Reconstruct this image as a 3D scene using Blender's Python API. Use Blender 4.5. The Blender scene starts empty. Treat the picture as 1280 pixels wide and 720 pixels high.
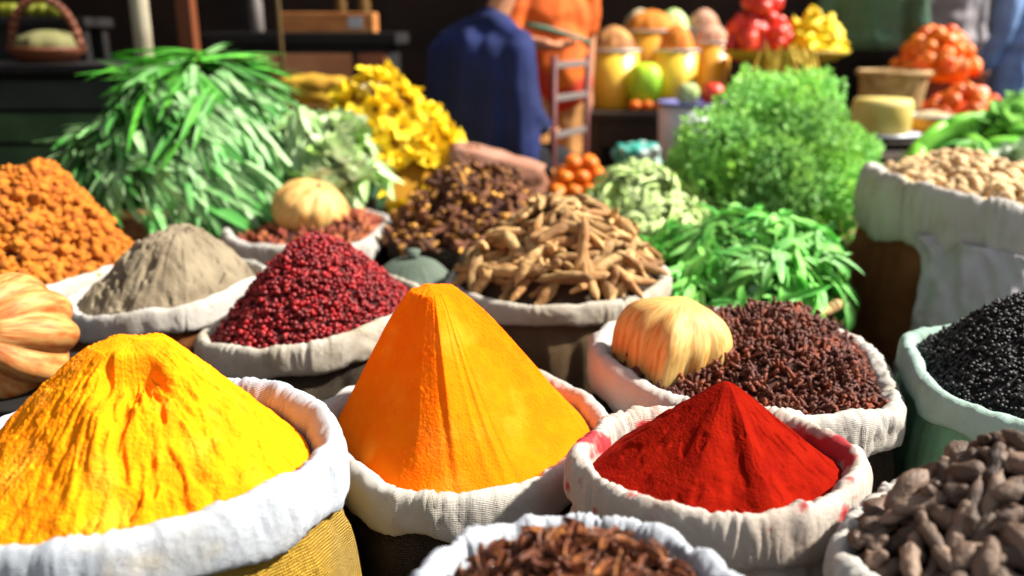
import bpy, bmesh, math, random
import numpy as np
from mathutils import Vector, Matrix, noise, Euler
random.seed(7)
PI = math.pi; TAU = 2*math.pi
sin, cos, sqrt, hypot = math.sin, math.cos, math.sqrt, math.hypot
U = random.uniform
sc = bpy.context.scene
COL = sc.collection

# ------------------------------------------------------------------ camera
H = 1.06; PITCH = math.radians(17); F = 1050.0
cd = bpy.data.cameras.new('camera'); cam = bpy.data.objects.new('camera', cd); COL.objects.link(cam)
cam.location = (0, 0, H); cam.rotation_euler = (PI/2-PITCH, 0, 0)
cd.sensor_width = 36; cd.lens = F/1280*36; cd.clip_start = .02; cd.clip_end = 300
cd.dof.use_dof = True; cd.dof.focus_distance = 1.16; cd.dof.aperture_fstop = 2.05
sc.camera = cam

def ray(px, py):
    u = (px-640)/F; v = -(py-360)/F
    return Vector((u, cos(PITCH)+v*sin(PITCH), -sin(PITCH)+v*cos(PITCH)))
def at_z(px, py, z):
    d = ray(px, py); return Vector((0, 0, H)) + d*((z-H)/d.z)
def at_y(px, py, y):
    d = ray(px, py); return Vector((0, 0, H)) + d*(y/d.y)
def depth(p): return p.y*cos(PITCH) + (H-p.z)*sin(PITCH)

# ------------------------------------------------------------------ object helpers
def tag(o, label=None, cat=None, group=None, kind=None):
    if label: o['label'] = label
    if cat: o['category'] = cat
    if group: o['group'] = group
    if kind: o['kind'] = kind
    return o
def empty(name, loc, rz=0, **k):
    o = bpy.data.objects.new(name, None); COL.objects.link(o); o.location = loc; o.rotation_euler = (0, 0, rz)
    o.empty_display_size = .05
    return tag(o, **k)
def mesh_obj(name, me, mat, parent=None, **k):
    o = bpy.data.objects.new(name, me); COL.objects.link(o)
    if mat and not me.materials:
        for m in (mat if isinstance(mat, (list, tuple)) else [mat]): me.materials.append(m)
    if parent: o.parent = parent
    return tag(o, **k)
def mk(name, V, Fc, mat=None, parent=None, smooth=True, uv=None, **k):
    me = bpy.data.meshes.new(name); me.from_pydata([tuple(v) for v in V], [], Fc)
    if uv is not None:
        l = me.uv_layers.new(name='UV'); idx = np.zeros(len(me.loops), dtype=np.int32)
        me.loops.foreach_get('vertex_index', idx); l.data.foreach_set('uv', np.asarray(uv, dtype=np.float32)[idx].ravel())
    if smooth: me.polygons.foreach_set('use_smooth', [True]*len(me.polygons))
    me.update()
    return mesh_obj(name, me, mat, parent, **k)
def bobj(name, bm, mat, parent=None, smooth=True, **k):
    me = bpy.data.meshes.new(name); bm.to_mesh(me); bm.free()
    if smooth: me.polygons.foreach_set('use_smooth', [True]*len(me.polygons))
    return mesh_obj(name, me, mat, parent, **k)
def copy_tree(o, parent=None):
    c = o.copy(); COL.objects.link(c); c.parent = parent
    for ch in list(o.children): copy_tree(ch, c)
    return c
def box(bm, c, s, rz=0, rx=0, ry=0, bev=0.004):
    r = bmesh.ops.create_cube(bm, size=1); vs = r['verts']
    bmesh.ops.scale(bm, vec=s, verts=vs)
    if bev:
        es = list({e for v in vs for e in v.link_edges})
        rb = bmesh.ops.bevel(bm, geom=es, offset=min(bev, min(s)*.4), segments=2, affect='EDGES', profile=.5)
        vs = list({v for f in rb['faces'] for v in f.verts} | {v for v in vs if v.is_valid})
    M = Matrix.Translation(c) @ Euler((rx, ry, rz)).to_matrix().to_4x4()
    bmesh.ops.transform(bm, matrix=M, verts=vs)
def tube(bm, p0, p1, r0, r1=None, seg=12):
    p0, p1 = Vector(p0), Vector(p1); r1 = r0 if r1 is None else r1
    d = p1-p0; q = d.to_track_quat('Z', 'Y').to_matrix().to_4x4()
    bmesh.ops.create_cone(bm, cap_ends=True, segments=seg, radius1=r0, radius2=r1, depth=d.length, matrix=Matrix.Translation((p0+p1)/2) @ q)
def ball(bm, c, r, s=(1, 1, 1), sub=2, rot=None):
    M = Matrix.Translation(c)
    if rot is not None: M = M @ rot.to_matrix().to_4x4()
    bmesh.ops.create_icosphere(bm, subdivisions=sub, radius=r, matrix=M @ Matrix.Diagonal((*s, 1)))
def lathe(prof, seg=48, wob=0, ws=3, seed=0):
    V = []; Fc = []
    for i, (r, z) in enumerate(prof):
        for j in range(seg):
            a = TAU*j/seg
            rr = r*(1+wob*noise.noise((cos(a)*ws+seed, sin(a)*ws, z*6)))
            V.append((rr*cos(a), rr*sin(a), z))
    n = len(prof)
    for i in range(n-1):
        for j in range(seg):
            k = (j+1) % seg
            Fc.append((i*seg+j, i*seg+k, (i+1)*seg+k, (i+1)*seg+j))
    Fc.append(tuple(reversed(range(seg)))); Fc.append(tuple((n-1)*seg+j for j in range(seg)))
    return V, Fc

# ------------------------------------------------------------------ materials
def srgb(r, g, b):
    f = lambda c: (c/255/12.92) if c <= 10.3 else ((c/255+.055)/1.055)**2.4
    return (f(r), f(g), f(b))
def mat(name, c, rough=.8, c2=None, nscale=8, bump=0, bscale=60, spec=.3, weave=0, wscale=260, stretch=None, mix=(.35, .65),
        c3=None, c3scale=3, c3mix=(.55, .7), objrand=0, trans=0, coat=0, sss=0, detail=6, bump2=0, b2scale=12, sheen=0, coord='Object', weavecol=0):
    m = bpy.data.materials.new(name); m.use_nodes = True; nt = m.node_tree; N = nt.nodes; L = nt.links
    b = N['Principled BSDF']; b.inputs['Roughness'].default_value = rough
    b.inputs['Specular IOR Level'].default_value = spec
    if coat: b.inputs['Coat Weight'].default_value = coat
    if sheen: b.inputs['Sheen Weight'].default_value = sheen; b.inputs['Sheen Roughness'].default_value = .5
    if sss:
        b.inputs['Subsurface Weight'].default_value = sss; b.inputs['Subsurface Radius'].default_value = (.01, .005, .003)
        b.inputs['Subsurface Scale'].default_value = .6
    tc = N.new('ShaderNodeTexCoord'); src = tc.outputs[coord]
    if stretch:
        mp = N.new('ShaderNodeMapping'); mp.inputs['Scale'].default_value = stretch; L.new(src, mp.inputs[0]); vec = mp.outputs[0]
    else: vec = src
    def nz(scale, det=detail, v=vec, dist=0):
        n = N.new('ShaderNodeTexNoise'); n.inputs['Scale'].default_value = scale; n.inputs['Detail'].default_value = det
        n.inputs['Distortion'].default_value = dist; L.new(v, n.inputs['Vector']); return n.outputs['Fac']
    def ramp(fac, lo, hi):
        r = N.new('ShaderNodeMapRange'); r.interpolation_type = 'SMOOTHSTEP'
        r.inputs['From Min'].default_value = lo; r.inputs['From Max'].default_value = hi; L.new(fac, r.inputs['Value']); return r.outputs['Result']
    def mixc(fac, a, bb):
        x = N.new('ShaderNodeMix'); x.data_type = 'RGBA'
        if isinstance(fac, float): x.inputs[0].default_value = fac
        else: L.new(fac, x.inputs[0])
        for i, s in ((6, a), (7, bb)):
            if isinstance(s, tuple): x.inputs[i].default_value = (*s, 1)
            else: L.new(s, x.inputs[i])
        return x.outputs[2]
    col = tuple(c)
    if c2: col = mixc(ramp(nz(nscale), *mix), col, tuple(c2))
    if c3: col = mixc(ramp(nz(c3scale, 4, src), *c3mix), col, tuple(c3))
    if objrand:
        oi = N.new('ShaderNodeObjectInfo'); hs = N.new('ShaderNodeHueSaturation')
        mr = N.new('ShaderNodeMapRange'); mr.inputs['To Min'].default_value = 1-objrand; mr.inputs['To Max'].default_value = 1+objrand
        L.new(oi.outputs['Random'], mr.inputs['Value']); L.new(mr.outputs['Result'], hs.inputs['Value'])
        if isinstance(col, tuple): hs.inputs['Color'].default_value = (*col, 1)
        else: L.new(col, hs.inputs['Color'])
        col = hs.outputs['Color']
    hts = []
    if weave:
        for ax in ('X', 'Y'):
            w = N.new('ShaderNodeTexWave'); w.bands_direction = ax; w.inputs['Scale'].default_value = wscale
            w.inputs['Distortion'].default_value = 1.2; w.inputs['Detail'].default_value = 2; w.inputs['Detail Scale'].default_value = 3
            L.new(tc.outputs['UV'], w.inputs['Vector']); hts.append((w.outputs['Fac'], weave))
        if weavecol:
            mm = N.new('ShaderNodeMath'); mm.operation = 'MULTIPLY'; L.new(hts[0][0], mm.inputs[0]); L.new(hts[1][0], mm.inputs[1])
            dk = N.new('ShaderNodeMix'); dk.data_type = 'RGBA'; dk.blend_type = 'MULTIPLY'; dk.inputs[0].default_value = 1
            mr = N.new('ShaderNodeMapRange'); mr.inputs['To Min'].default_value = 1-weavecol; mr.inputs['To Max'].default_value = 1.1; L.new(mm.outputs[0], mr.inputs['Value'])
            if isinstance(col, tuple): dk.inputs[6].default_value = (*col, 1)
            else: L.new(col, dk.inputs[6])
            cb = N.new('ShaderNodeCombineColor')
            for i in range(3): L.new(mr.outputs[0], cb.inputs[i])
            L.new(cb.outputs[0], dk.inputs[7]); col = dk.outputs[2]
    if isinstance(col, tuple): b.inputs['Base Color'].default_value = (*col, 1)
    else: L.new(col, b.inputs['Base Color'])
    if bump: hts.append((nz(bscale, 8), bump))
    if bump2: hts.append((nz(b2scale, 3, src), bump2))
    prev = None
    for h, s in hts:
        bp = N.new('ShaderNodeBump'); bp.inputs['Strength'].default_value = min(1, s); bp.inputs['Distance'].default_value = .004 if s <= 1 else .004*s
        L.new(h, bp.inputs['Height'])
        if prev: L.new(prev, bp.inputs['Normal'])
        prev = bp.outputs['Normal']
    if prev: L.new(prev, b.inputs['Normal'])
    if trans:
        t = N.new('ShaderNodeBsdfTranslucent'); ms = N.new('ShaderNodeMixShader'); ms.inputs[0].default_value = trans
        if isinstance(col, tuple): t.inputs[0].default_value = (*col, 1)
        else: L.new(col, t.inputs[0])
        L.new(b.outputs[0], ms.inputs[1]); L.new(t.outputs[0], ms.inputs[2]); L.new(ms.outputs[0], N['Material Output'].inputs[0])
    return m

M = {}
M['yellow'] = mat('turmeric_powder', (.84, .255, .004), 1, (.78, .19, .003), 30, .6, 260, spec=.03, mix=(.3, .75), bump2=.4, b2scale=90, c3=(.88, .31, .02), c3scale=16, c3mix=(.5, .8))
M['orange'] = mat('orange_powder', (.86, .150, .002), 1, (.85, .128, .002), 40, .45, 280, spec=.03, bump2=.2, b2scale=80, c3=(.90, .21, .012), c3scale=14, c3mix=(.5, .8))
M['red'] = mat('paprika_powder', (.205, .0060, .0012), 1, (.155, .0035, .001), 30, .45, 280, spec=.03, bump2=.2, b2scale=80)
M['grey'] = mat('grey_ground_spice', (.215, .175, .115), 1, (.155, .122, .078), 14, .8, 190, spec=.08, bump2=.5, b2scale=60)
def cloth(name, c, c2, weave=.30, **k):
    return mat(name, c, .95, c2, 9, .35, 130, spec=.15, weave=weave, wscale=170, mix=(.42, .75), bump2=.35, b2scale=24, coord='Object', **k)
M['white'] = cloth('white_sackcloth', (.41, .385, .345), (.34, .305, .25), c3=(.30, .24, .13), c3scale=5, c3mix=(.62, .85))
M['whiteyellow'] = cloth('turmeric_dusted_sackcloth', (.37, .395, .43), (.33, .335, .33), c3=(.52, .36, .10), c3scale=6, c3mix=(.60, .82))
M['whiteorange'] = cloth('orange_dusted_sackcloth', (.41, .385, .34), (.34, .30, .24), c3=(.42, .23, .10), c3scale=8, c3mix=(.60, .85))
M['whiteblue'] = cloth('bluish_white_sackcloth', (.37, .395, .43), (.32, .335, .36), c3=(.30, .27, .20), c3scale=7, c3mix=(.66, .85))
M['cream'] = cloth('cream_sackcloth', (.39, .355, .29), (.29, .24, .16), c3=(.22, .15, .08), c3scale=7, c3mix=(.58, .8))
M['pinkish'] = cloth('pink_stained_sackcloth', (.42, .365, .31), (.36, .26, .20), c3=(.36, .035, .04), c3scale=16, c3mix=(.58, .68))
M['mint'] = cloth('mint_green_sackcloth', (.29, .40, .34), (.23, .33, .27), c3=(.10, .17, .12), c3scale=6, c3mix=(.62, .85))
M['greycloth'] = cloth('grey_green_cloth', (.10, .125, .095), (.05, .07, .05))
def burlap(name, c, c2): return mat(name, c, 1, c2, 6, .5, 90, spec=.05, weave=.9, wscale=95, weavecol=.45, bump2=.3, b2scale=14)
M['burlap'] = burlap('burlap', (.34, .225, .125), (.25, .15, .075))
M['burlap_dark'] = burlap('dark_burlap', (.13, .10, .07), (.07, .052, .035))
M['burlap_yellow'] = burlap('yellow_stained_burlap', (.80, .47, .06), (.62, .42, .12))
M['burlap_brown'] = burlap('rusty_brown_burlap', (.40, .15, .05), (.26, .09, .03))
M['burlap_nut'] = burlap('red_brown_burlap', (.60, .24, .09), (.40, .15, .05))
M['mintbody'] = cloth('mint_green_sack_side', (.17, .33, .20), (.10, .24, .13))
M['whitebody'] = cloth('white_plastic_sack', (.40, .38, .38), (.33, .30, .29), c3=(.40, .06, .07), c3scale=9, c3mix=(.64, .7))
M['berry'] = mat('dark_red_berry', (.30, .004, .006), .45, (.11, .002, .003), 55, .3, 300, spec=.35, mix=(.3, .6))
M['berrycore'] = mat('berry_core', (.03, .001, .002), .9)  # solid core under the berries, darker than the grains
M['pepper'] = mat('black_peppercorn', (.006, .0055, .007), .5, (.013, .011, .012), 60, .5, 500, spec=.4)
M['peppercore'] = mat('pepper_core', (.002, .002, .002), .9)  # core mound below the peppercorns, a deeper black
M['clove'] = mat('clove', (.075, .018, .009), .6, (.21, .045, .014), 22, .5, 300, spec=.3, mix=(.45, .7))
M['clovecore'] = mat('dark_core', (.035, .008, .004), .9, bump=1, bscale=90)  # dark core colour for the clove, anise, flower and petal heaps
M['lump'] = mat('orange_brown_lump', (.44, .14, .012), .85, (.27, .065, .008), 40, .7, 220, spec=.2, mix=(.4, .7))
M['lumpcore'] = mat('lump_core', (.06, .016, .003), .9)  # core of the lump heap, much darker than the lumps
M['root'] = mat('dried_root', (.46, .29, .115), .7, (.22, .10, .03), 18, .9, 110, spec=.25, stretch=(.35, 1, 1), objrand=.35, bump2=.6, b2scale=90)
M['rootcore'] = mat('root_core', (.03, .014, .006), .9)  # dark mound that the roots are laid over
M['pod'] = mat('brown_pod', (.165, .108, .074), .6, (.06, .036, .024), 26, .9, 170, spec=.3, stretch=(.4, 1, 1), objrand=.35, bump2=.5, b2scale=120)
M['podcore'] = mat('pod_core', (.012, .006, .003), .9)  # near-black mound that carries the pods
M['anise'] = mat('star_anise', (.13, .036, .013), .55, (.40, .15, .035), 90, .6, 260, spec=.35, mix=(.5, .75), objrand=.45)
M['seed'] = mat('anise_seed', (.10, .03, .01), .2, spec=.6)
M['chunk'] = mat('dark_dried_flower', (.10, .035, .015), .8, (.52, .25, .04), 22, .6, 120, mix=(.52, .66), objrand=.4)
M['gourd'] = mat('gourd_skin', (.54, .35, .11), .55, (.42, .17, .025), 7, .3, 90, spec=.4, coord='UV', stretch=(2.2, .35, 1), mix=(.40, .68), c3=(.34, .13, .02), c3scale=9, c3mix=(.60, .85), sss=0)
M['gourd2'] = mat('orange_gourd_skin', (.50, .25, .07), .55, (.36, .075, .010), 5, .3, 90, spec=.4, coord='UV', stretch=(2.2, .5, 1), mix=(.3, .72))
M['leaf'] = mat('silvery_green_leaf', (.33, .50, .24), .5, (.07, .28, .05), 9, .3, 60, spec=.4, trans=.18, objrand=.35)
M['leafpale'] = mat('pale_green_leaf', (.46, .58, .32), .55, (.30, .50, .16), 12, .3, 60, spec=.4, trans=.2, objrand=.3)
M['leafdark'] = mat('green_stalk', (.09, .36, .03), .5, (.04, .22, .02), 12, .3, 60, spec=.4, trans=.12, objrand=.4)
M['leafgreen'] = mat('bright_green_leaf', (.24, .55, .11), .55, (.08, .38, .045), 10, .3, 60, spec=.4, trans=.25, objrand=.35)
M['herb'] = mat('parsley_leaf', (.26, .54, .16), .6, (.34, .64, .07), 3, spec=.3, trans=.35, objrand=.25)
M['palegreen'] = mat('pale_green_floret', (.50, .60, .28), .7, (.36, .50, .14), 18, .4, 80, objrand=.25)
M['lettuce'] = mat('lettuce', (.58, .64, .42), .5, (.32, .52, .12), 8, .3, 50, trans=.2)
M['petal'] = mat('yellow_petal', (.85, .58, .01), .6, (.85, .66, .04), 12, spec=.2, trans=.3, objrand=.15)
M['petalwhite'] = mat('cream_petal', (.62, .55, .34), .6, (.7, .6, .1), 9, trans=.3)
M['petalred'] = mat('crimson_petal', (.5, .01, .03), .6, trans=.2)
M['brownheart'] = mat('flower_heart', (.10, .02, .01), .9)
M['fruit'] = mat('orange_fruit', (.72, .18, .008), .5, (.65, .13, .005), 10, .3, 120, objrand=.2)
M['redfruit'] = mat('red_fruit', (.66, .022, .008), .4, (.70, .05, .01), 6, objrand=.25, spec=.5)
M['redorange'] = mat('red_orange_fruit', (.70, .075, .008), .45, (.72, .20, .01), 6, objrand=.25)
M['yellowfruit'] = mat('yellow_fruit', (.80, .62, .004), .5, (.75, .50, .004), 6, objrand=.15)
M['limefruit'] = mat('lime_green_fruit', (.40, .60, .02), .5, (.25, .5, .02), 6)
M['cucumber'] = mat('green_gourd', (.12, .40, .03), .5, (.22, .52, .05), 10, .2, 50, objrand=.35)
M['peanut'] = mat('peanut_shell', (.56, .39, .20), .8, (.44, .24, .09), 14, .8, 130, objrand=.35)
M['peanutcore'] = mat('peanut_core', (.30, .18, .08), .9)  # core of the peanut heap, deeper tan than the shells
M['wicker'] = mat('wicker', (.22, .12, .05), .7, (.09, .045, .018), 20, .6, 70)
M['wickerlight'] = mat('pale_wicker', (.42, .27, .11), .7, (.26, .15, .05), 20, .6, 70)
M['wood'] = mat('brown_wood', (.15, .045, .016), .6, (.09, .025, .01), 6, .3, 30, stretch=(1, 1, 6))
M['woodlight'] = mat('orange_wood', (.42, .17, .045), .6, (.33, .11, .03), 6, .3, 30, stretch=(1, 6, 6))
M['wooddark'] = mat('shade_black_wood', (.004, .003, .003), .7, (.009, .007, .006), 5, .3, 30)  # near-black colour stands in for the shaded areas of the stalls
M['greenpaint'] = mat('dark_green_paint', (.038, .085, .028), .55, (.025, .060, .02), 8, .3, 30)
M['greygreenpaint'] = mat('faded_green_paint', (.022, .032, .022), .55, (.014, .022, .014), 8, .3, 30)
M['whitepaint'] = mat('cream_paint', (.34, .30, .21), .7, (.25, .21, .14), 8, .3, 30)
M['redpaint'] = mat('worn_red_paint', (.11, .02, .017), .6, (.07, .014, .012), 12)
M['greymetal'] = mat('grey_metal', (.13, .11, .10), .6)
M['tub'] = mat('yellow_tub', (.75, .50, .035), .4, (.68, .38, .02), 4, spec=.5)
M['tuborange'] = mat('amber_tub', (.70, .33, .02), .4, (.60, .23, .01), 4, spec=.5)
M['tubwhite'] = mat('white_tub', (.52, .54, .52), .4, (.42, .46, .44), 4, spec=.5)
M['bluerim'] = mat('violet_blue_plastic', (.09, .09, .26), .4)
M['teal'] = mat('teal_plastic', (.03, .26, .20), .5, (.42, .5, .46), 10, mix=(.5, .6))
M['cheese'] = mat('pale_yellow_cheese', (.58, .46, .14), .6, (.52, .38, .08), 8)
M['package'] = mat('pinkish_brown_paper', (.30, .15, .10), .8, (.22, .09, .05), 8, .4, 40)
M['trayolive'] = mat('olive_tray', (.40, .32, .02), .5, (.45, .24, .03), 5)
M['straw'] = mat('straw_yellow', (.50, .36, .03), .8, (.36, .22, .015), 12, .6, 40, stretch=(4, 4, .6))
M['skin'] = mat('skin', (.36, .155, .075), .55, (.31, .12, .055), 8, .2, 80, spec=.35)
M['skinpale'] = mat('light_skin', (.46, .20, .10), .55, spec=.35)
M['hair'] = mat('black_hair', (.006, .005, .004), .5, bump=.6, bscale=120)
M['eyewhite'] = mat('eye', (.5, .48, .45), .2)
M['navy'] = mat('navy_blue_cotton', (.005, .013, .080), .85, (.003, .009, .055), 5, .3, 60, bump2=1.0, b2scale=7, sheen=0)
M['orangecloth'] = mat('orange_cotton', (.62, .14, .01), .85, (.55, .09, .008), 5, bump2=1, b2scale=8)
M['redcloth'] = mat('red_cotton', (.45, .035, .012), .85, bump2=1, b2scale=8)
M['tan'] = mat('tan_cotton', (.48, .24, .08), .85, (.40, .18, .05), 5, bump2=1, b2scale=8)
M['greenband'] = mat('grey_green_webbing', (.08, .14, .09), .8)
M['greencloth'] = mat('muted_green_cotton', (.06, .13, .075), .85, (.035, .085, .05), 4, bump2=1, b2scale=7)
M['blackcloth'] = mat('black_cotton', (.0025, .0025, .003), .9, bump2=1, b2scale=8)
M['greycotton'] = mat('pale_grey_cotton', (.32, .30, .31), .85, (.22, .20, .21), 5, bump2=1, b2scale=7)
M['skyblue'] = mat('sky_blue_cotton', (.16, .27, .50), .85, (.10, .18, .40), 4, bump2=1, b2scale=7)
M['ground'] = mat('trodden_ground', (.035, .028, .022), .9, (.02, .016, .012), 2.5, .5, 40)
M['wall'] = mat('shade_dark_wall', (.012, .007, .005), .95, (.03, .014, .008), 1.6, .4, 20)  # covered market's gloom is put into the wall's near-black colour
M['wallgrey'] = mat('grey_plaster', (.16, .16, .17), .95, (.05, .05, .06), 1.2, .4, 20)
M['table'] = mat('dark_tabletop', (.02, .013, .009), .7, (.03, .018, .01), 4)
M['whiteplate'] = mat('white_enamel', (.52, .53, .58), .3)

# ------------------------------------------------------------------ sacks
SACKS = []
def sack_spec(key, px, py, hw, z, tx=0, ty=0, cw=.036, chh=.052, wr=.0035, seed=None, sq=1.0, **k):
    c = at_z(px, py, z); r = hw*depth(c)/F
    s = dict(key=key, c=c, z=z, r=r, tx=tx, ty=ty, cw=cw, ch=chh, wr=wr, seed=seed if seed is not None else len(SACKS)*7.3+1, sq=sq, **k)
    SACKS.append(s); return s
def clampxy(s, x, y, margin=.0):
    """push world xy back over the seam where this sack presses against its neighbours"""
    for o in SACKS:
        if o is s: continue
        dx, dy = o['c'].x-s['c'].x, o['c'].y-s['c'].y; d = hypot(dx, dy)
        if d < s['r']+o['r']+.03:
            nx, ny = dx/d, dy/d
            lim = d*(s['r'])/(s['r']+o['r'])-.002-margin
            q = (x-s['c'].x)*nx+(y-s['c'].y)*ny
            if q > lim-.03:
                e = q-(lim-.03); q2 = lim-.03+.03*(1-math.exp(-e/.03))
                x -= (q-q2)*nx; y -= (q-q2)*ny
    return x, y
def rim_r(s, a):
    return s['r']*(1+.025*noise.noise((cos(a)*1.6+s['seed'], sin(a)*1.6, 0)))
def rim_pt(s, a, off, dz=0):
    """world point at angle a, off metres outward of the outer rim radius"""
    r = rim_r(s, a)+off
    x = s['c'].x+r*cos(a); y = s['c'].y+r*sin(a)*s['sq']
    x, y = clampxy(s, x, y, max(0, -off))
    z = s['z']+s['tx']*(x-s['c'].x)+s['ty']*(y-s['c'].y)+.010*noise.noise((cos(a)*1.8+s['seed'], sin(a)*1.8, 5))+dz
    return Vector((x, y, z))
SK = [(-1.0, -1.7), (-1.0, -1.0), (-.98, -.45), (-.9, -.1), (-.68, .13), (-.4, .2), (-.12, .07), (.0, -.2), (.04, -.5), (.03, -.8), (-.1, -.98), (-.35, -.93), (-.5, -.8)]
def build_sack(s, cuffm, bodym, label, cat='sack', body_r=.0, group=None):
    root = empty('spice_sack', (s['c'].x, s['c'].y, 0), label=label, cat=cat, group=group)
    off = Vector((s['c'].x, s['c'].y, 0))
    seg = 384; V = []; uv = []; Fc = []
    pts = []
    n = len(SK); sub = 3
    for i in range(n-1):
        for k in range(sub):
            t = k/sub; p0, p1, p2, p3 = SK[max(0, i-1)], SK[i], SK[i+1], SK[min(n-1, i+2)]
            pts.append(tuple(.5*((2*p1[q])+(-p0[q]+p2[q])*t+(2*p0[q]-5*p1[q]+4*p2[q]-p3[q])*t*t+(-p0[q]+3*p1[q]-3*p2[q]+p3[q])*t**3) for q in (0, 1)))
    pts.append(SK[-1]); m = len(pts); sd = s['seed']; cxm = -.45
    for i, (o, zz) in enumerate(pts):
        sv = i/m
        for j in range(seg):
            a = TAU*j/seg; ca, sa = cos(a), sin(a)
            wv = 1+.28*noise.noise((ca*2.2+sd, sa*2.2, 3.3)); hv = 1+.26*noise.noise((ca*2.6+sd, sa*2.6, 9.1))
            gate = max(0, noise.noise((ca*3.4, sa*3.4+sd, 1.7+sv*1.5))*1.3+.28)
            lump = .8*noise.noise((ca*7+sd, sa*7, sv*2.0))*s['wr']*1.6
            skew = sv*1.3*noise.noise((ca*3, sa*3, sd))
            a2 = a+skew*.12
            fold = noise.noise((cos(a2)*26+sd, sin(a2)*26, sv*2.2))
            fold = (1-abs(fold)*3.2)   # sharp-crested creases
            pl = gate*s['wr']*max(-1, fold)*(.35+.65*sin(PI*min(1, sv*1.1)))
            fine = s['wr']*.30*noise.noise((ca*60, sa*60, sv*14+sd))+s['wr']*.55*(1-abs(noise.noise((ca*9+sd, sa*9, sv*7)))*4)*max(0, noise.noise((ca*4, sa*4, sd+sv*2))+.1)
            d = lump+pl+fine
            dx, dz = o-cxm, zz+.35; l = hypot(dx, dz) or 1
            oo = o*s['cw']*wv+d*dx/l; z2 = zz*s['ch']*hv+d*dz/l
            p = rim_pt(s, a, oo, z2)-off
            V.append(p); uv.append((a*s['r'], sv*.16))
    for i in range(m-1):
        for j in range(seg):
            k = (j+1) % seg; Fc.append((i*seg+j, i*seg+k, (i+1)*seg+k, (i+1)*seg+j))
    mk('rolled_cuff', V, Fc, cuffm, root, uv=uv)
    # body
    V = []; uv = []; Fc = []; rows = 34; seg = 200
    for i in range(rows):
        t = i/(rows-1); bul = sin(PI*min(1, t*1.25+.06))*.10
        for j in range(seg):
            a = TAU*j/seg; ca, sa = cos(a), sin(a)
            g = noise.noise((ca*9+sd, sa*9, t*1.5))*.010*(1-t)+noise.noise((ca*3+sd, sa*3, t*3))*.014
            top = rim_pt(s, a, -s['cw']*.55, -s['ch']*.62)
            q = (bul*s['r']+body_r*min(1, t*6)+g)*min(1, t*8+.1)
            end = 1-.12*max(0, t-.8)/.2
            x = top.x+ca*q; y = top.y+sa*q
            x = s['c'].x+(x-s['c'].x)*end; y = s['c'].y+(y-s['c'].y)*end
            x, y = clampxy(s, x, y)
            z = top.z*(1-t)+.004*t
            V.append((x-off.x, y-off.y, z)); uv.append((a*s['r'], t*s['z']))
    for i in range(rows-1):
        for j in range(seg):
            k = (j+1) % seg; Fc.append((i*seg+k, i*seg+j, (i+1)*seg+j, (i+1)*seg+k))
    Fc.append(tuple((rows-1)*seg+j for j in range(seg)))
    mk('sack_body', V, Fc, bodym, root, uv=uv)
    s['root'] = root
    return root

# ------------------------------------------------------------------ heaps
class Heap:
    """mound inside a rim: base(a) gives the foot of the mound, apex its summit"""
    def __init__(self, base, apex, prof, corners=None, facet=.0, rough=None, base_soft=0):
        self.base, self.apex, self.prof, self.facet, self.rough = base, Vector(apex), prof, facet, rough
        self.corners = sorted(c % TAU for c in corners) if corners else None
    def poly(self, a):
        if not self.corners: return 1
        C = self.corners; a %= TAU
        for i in range(len(C)):
            c0 = C[i]; c1 = C[(i+1) % len(C)]+(TAU if i == len(C)-1 else 0)
            aa = a+TAU if a < c0 else a
            if c0 <= aa <= c1:
                h = (c1-c0)/2; return cos(h)/cos(aa-(c0+c1)/2)
        return 1
    def pos(self, a, t, rg=True):
        b = self.base(a); ap = self.apex
        k = self.poly(a)-1
        tt = t*(1+self.facet*k*(1-t**2.5))
        p = Vector((ap.x+(b.x-ap.x)*tt, ap.y+(b.y-ap.y)*tt, b.z+(ap.z-b.z)*self.prof(t)))
        if rg and self.rough: p += self.rough(a, t, p)
        return p
    def normal(self, a, t):
        e = .02; t = max(.03, t)
        d1 = self.pos(a+e, t, False)-self.pos(a-e, t, False); d2 = self.pos(a, min(1, t+e), False)-self.pos(a, t-e, False)
        n = d1.cross(d2); n = -n if n.z < 0 else n
        return n.normalized()
    def mesh(self, name, m, nr=130, nt=300, **k):
        V = [self.pos(0, 0)]; Fc = []
        for i in range(1, nr+1):
            for j in range(nt): V.append(self.pos(TAU*j/nt, i/nr))
        for j in range(nt): Fc.append((0, 1+j, 1+(j+1) % nt))
        for i in range(nr-1):
            for j in range(nt):
                q = (j+1) % nt; Fc.append((1+i*nt+j, 1+(i+1)*nt+j, 1+(i+1)*nt+q, 1+i*nt+q))
        # closed underside, so that the heap is a solid body
        base = len(V); e = nr-1
        for j in range(nt):
            p = V[1+e*nt+j].copy(); V.append(Vector((p.x*.97+self.apex.x*.03, p.y*.97+self.apex.y*.03, p.z-.05)))
        for j in range(nt):
            q = (j+1) % nt; Fc.append((1+e*nt+j, base+j, base+q, 1+e*nt+q))
        Fc.append(tuple(base+j for j in reversed(range(nt))))
        o = Vector((self.apex.x, self.apex.y, V[base].z))
        return self._link(name, [v-o for v in V], Fc, m, o, **k)
    def _link(self, name, V, Fc, m, o, **k):
        ob = mk(name, V, Fc, m, **k); ob.location = o; return ob
def cone(e=.12, pw=1.0):
    s1 = sqrt(1+e*e)
    return lambda t: (max(0, (s1-sqrt(t*t+e*e))/(s1-e)))**pw
def in_sack(s, inset=None, dz=-.012):
    ins = (s['cw']*.98 if inset is None else inset)
    return lambda a: rim_pt(s, a, -ins, dz)
def circ(c, r, z, sq=1): return lambda a: Vector((c[0]+r*cos(a), c[1]+r*sq*sin(a), z))

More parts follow.
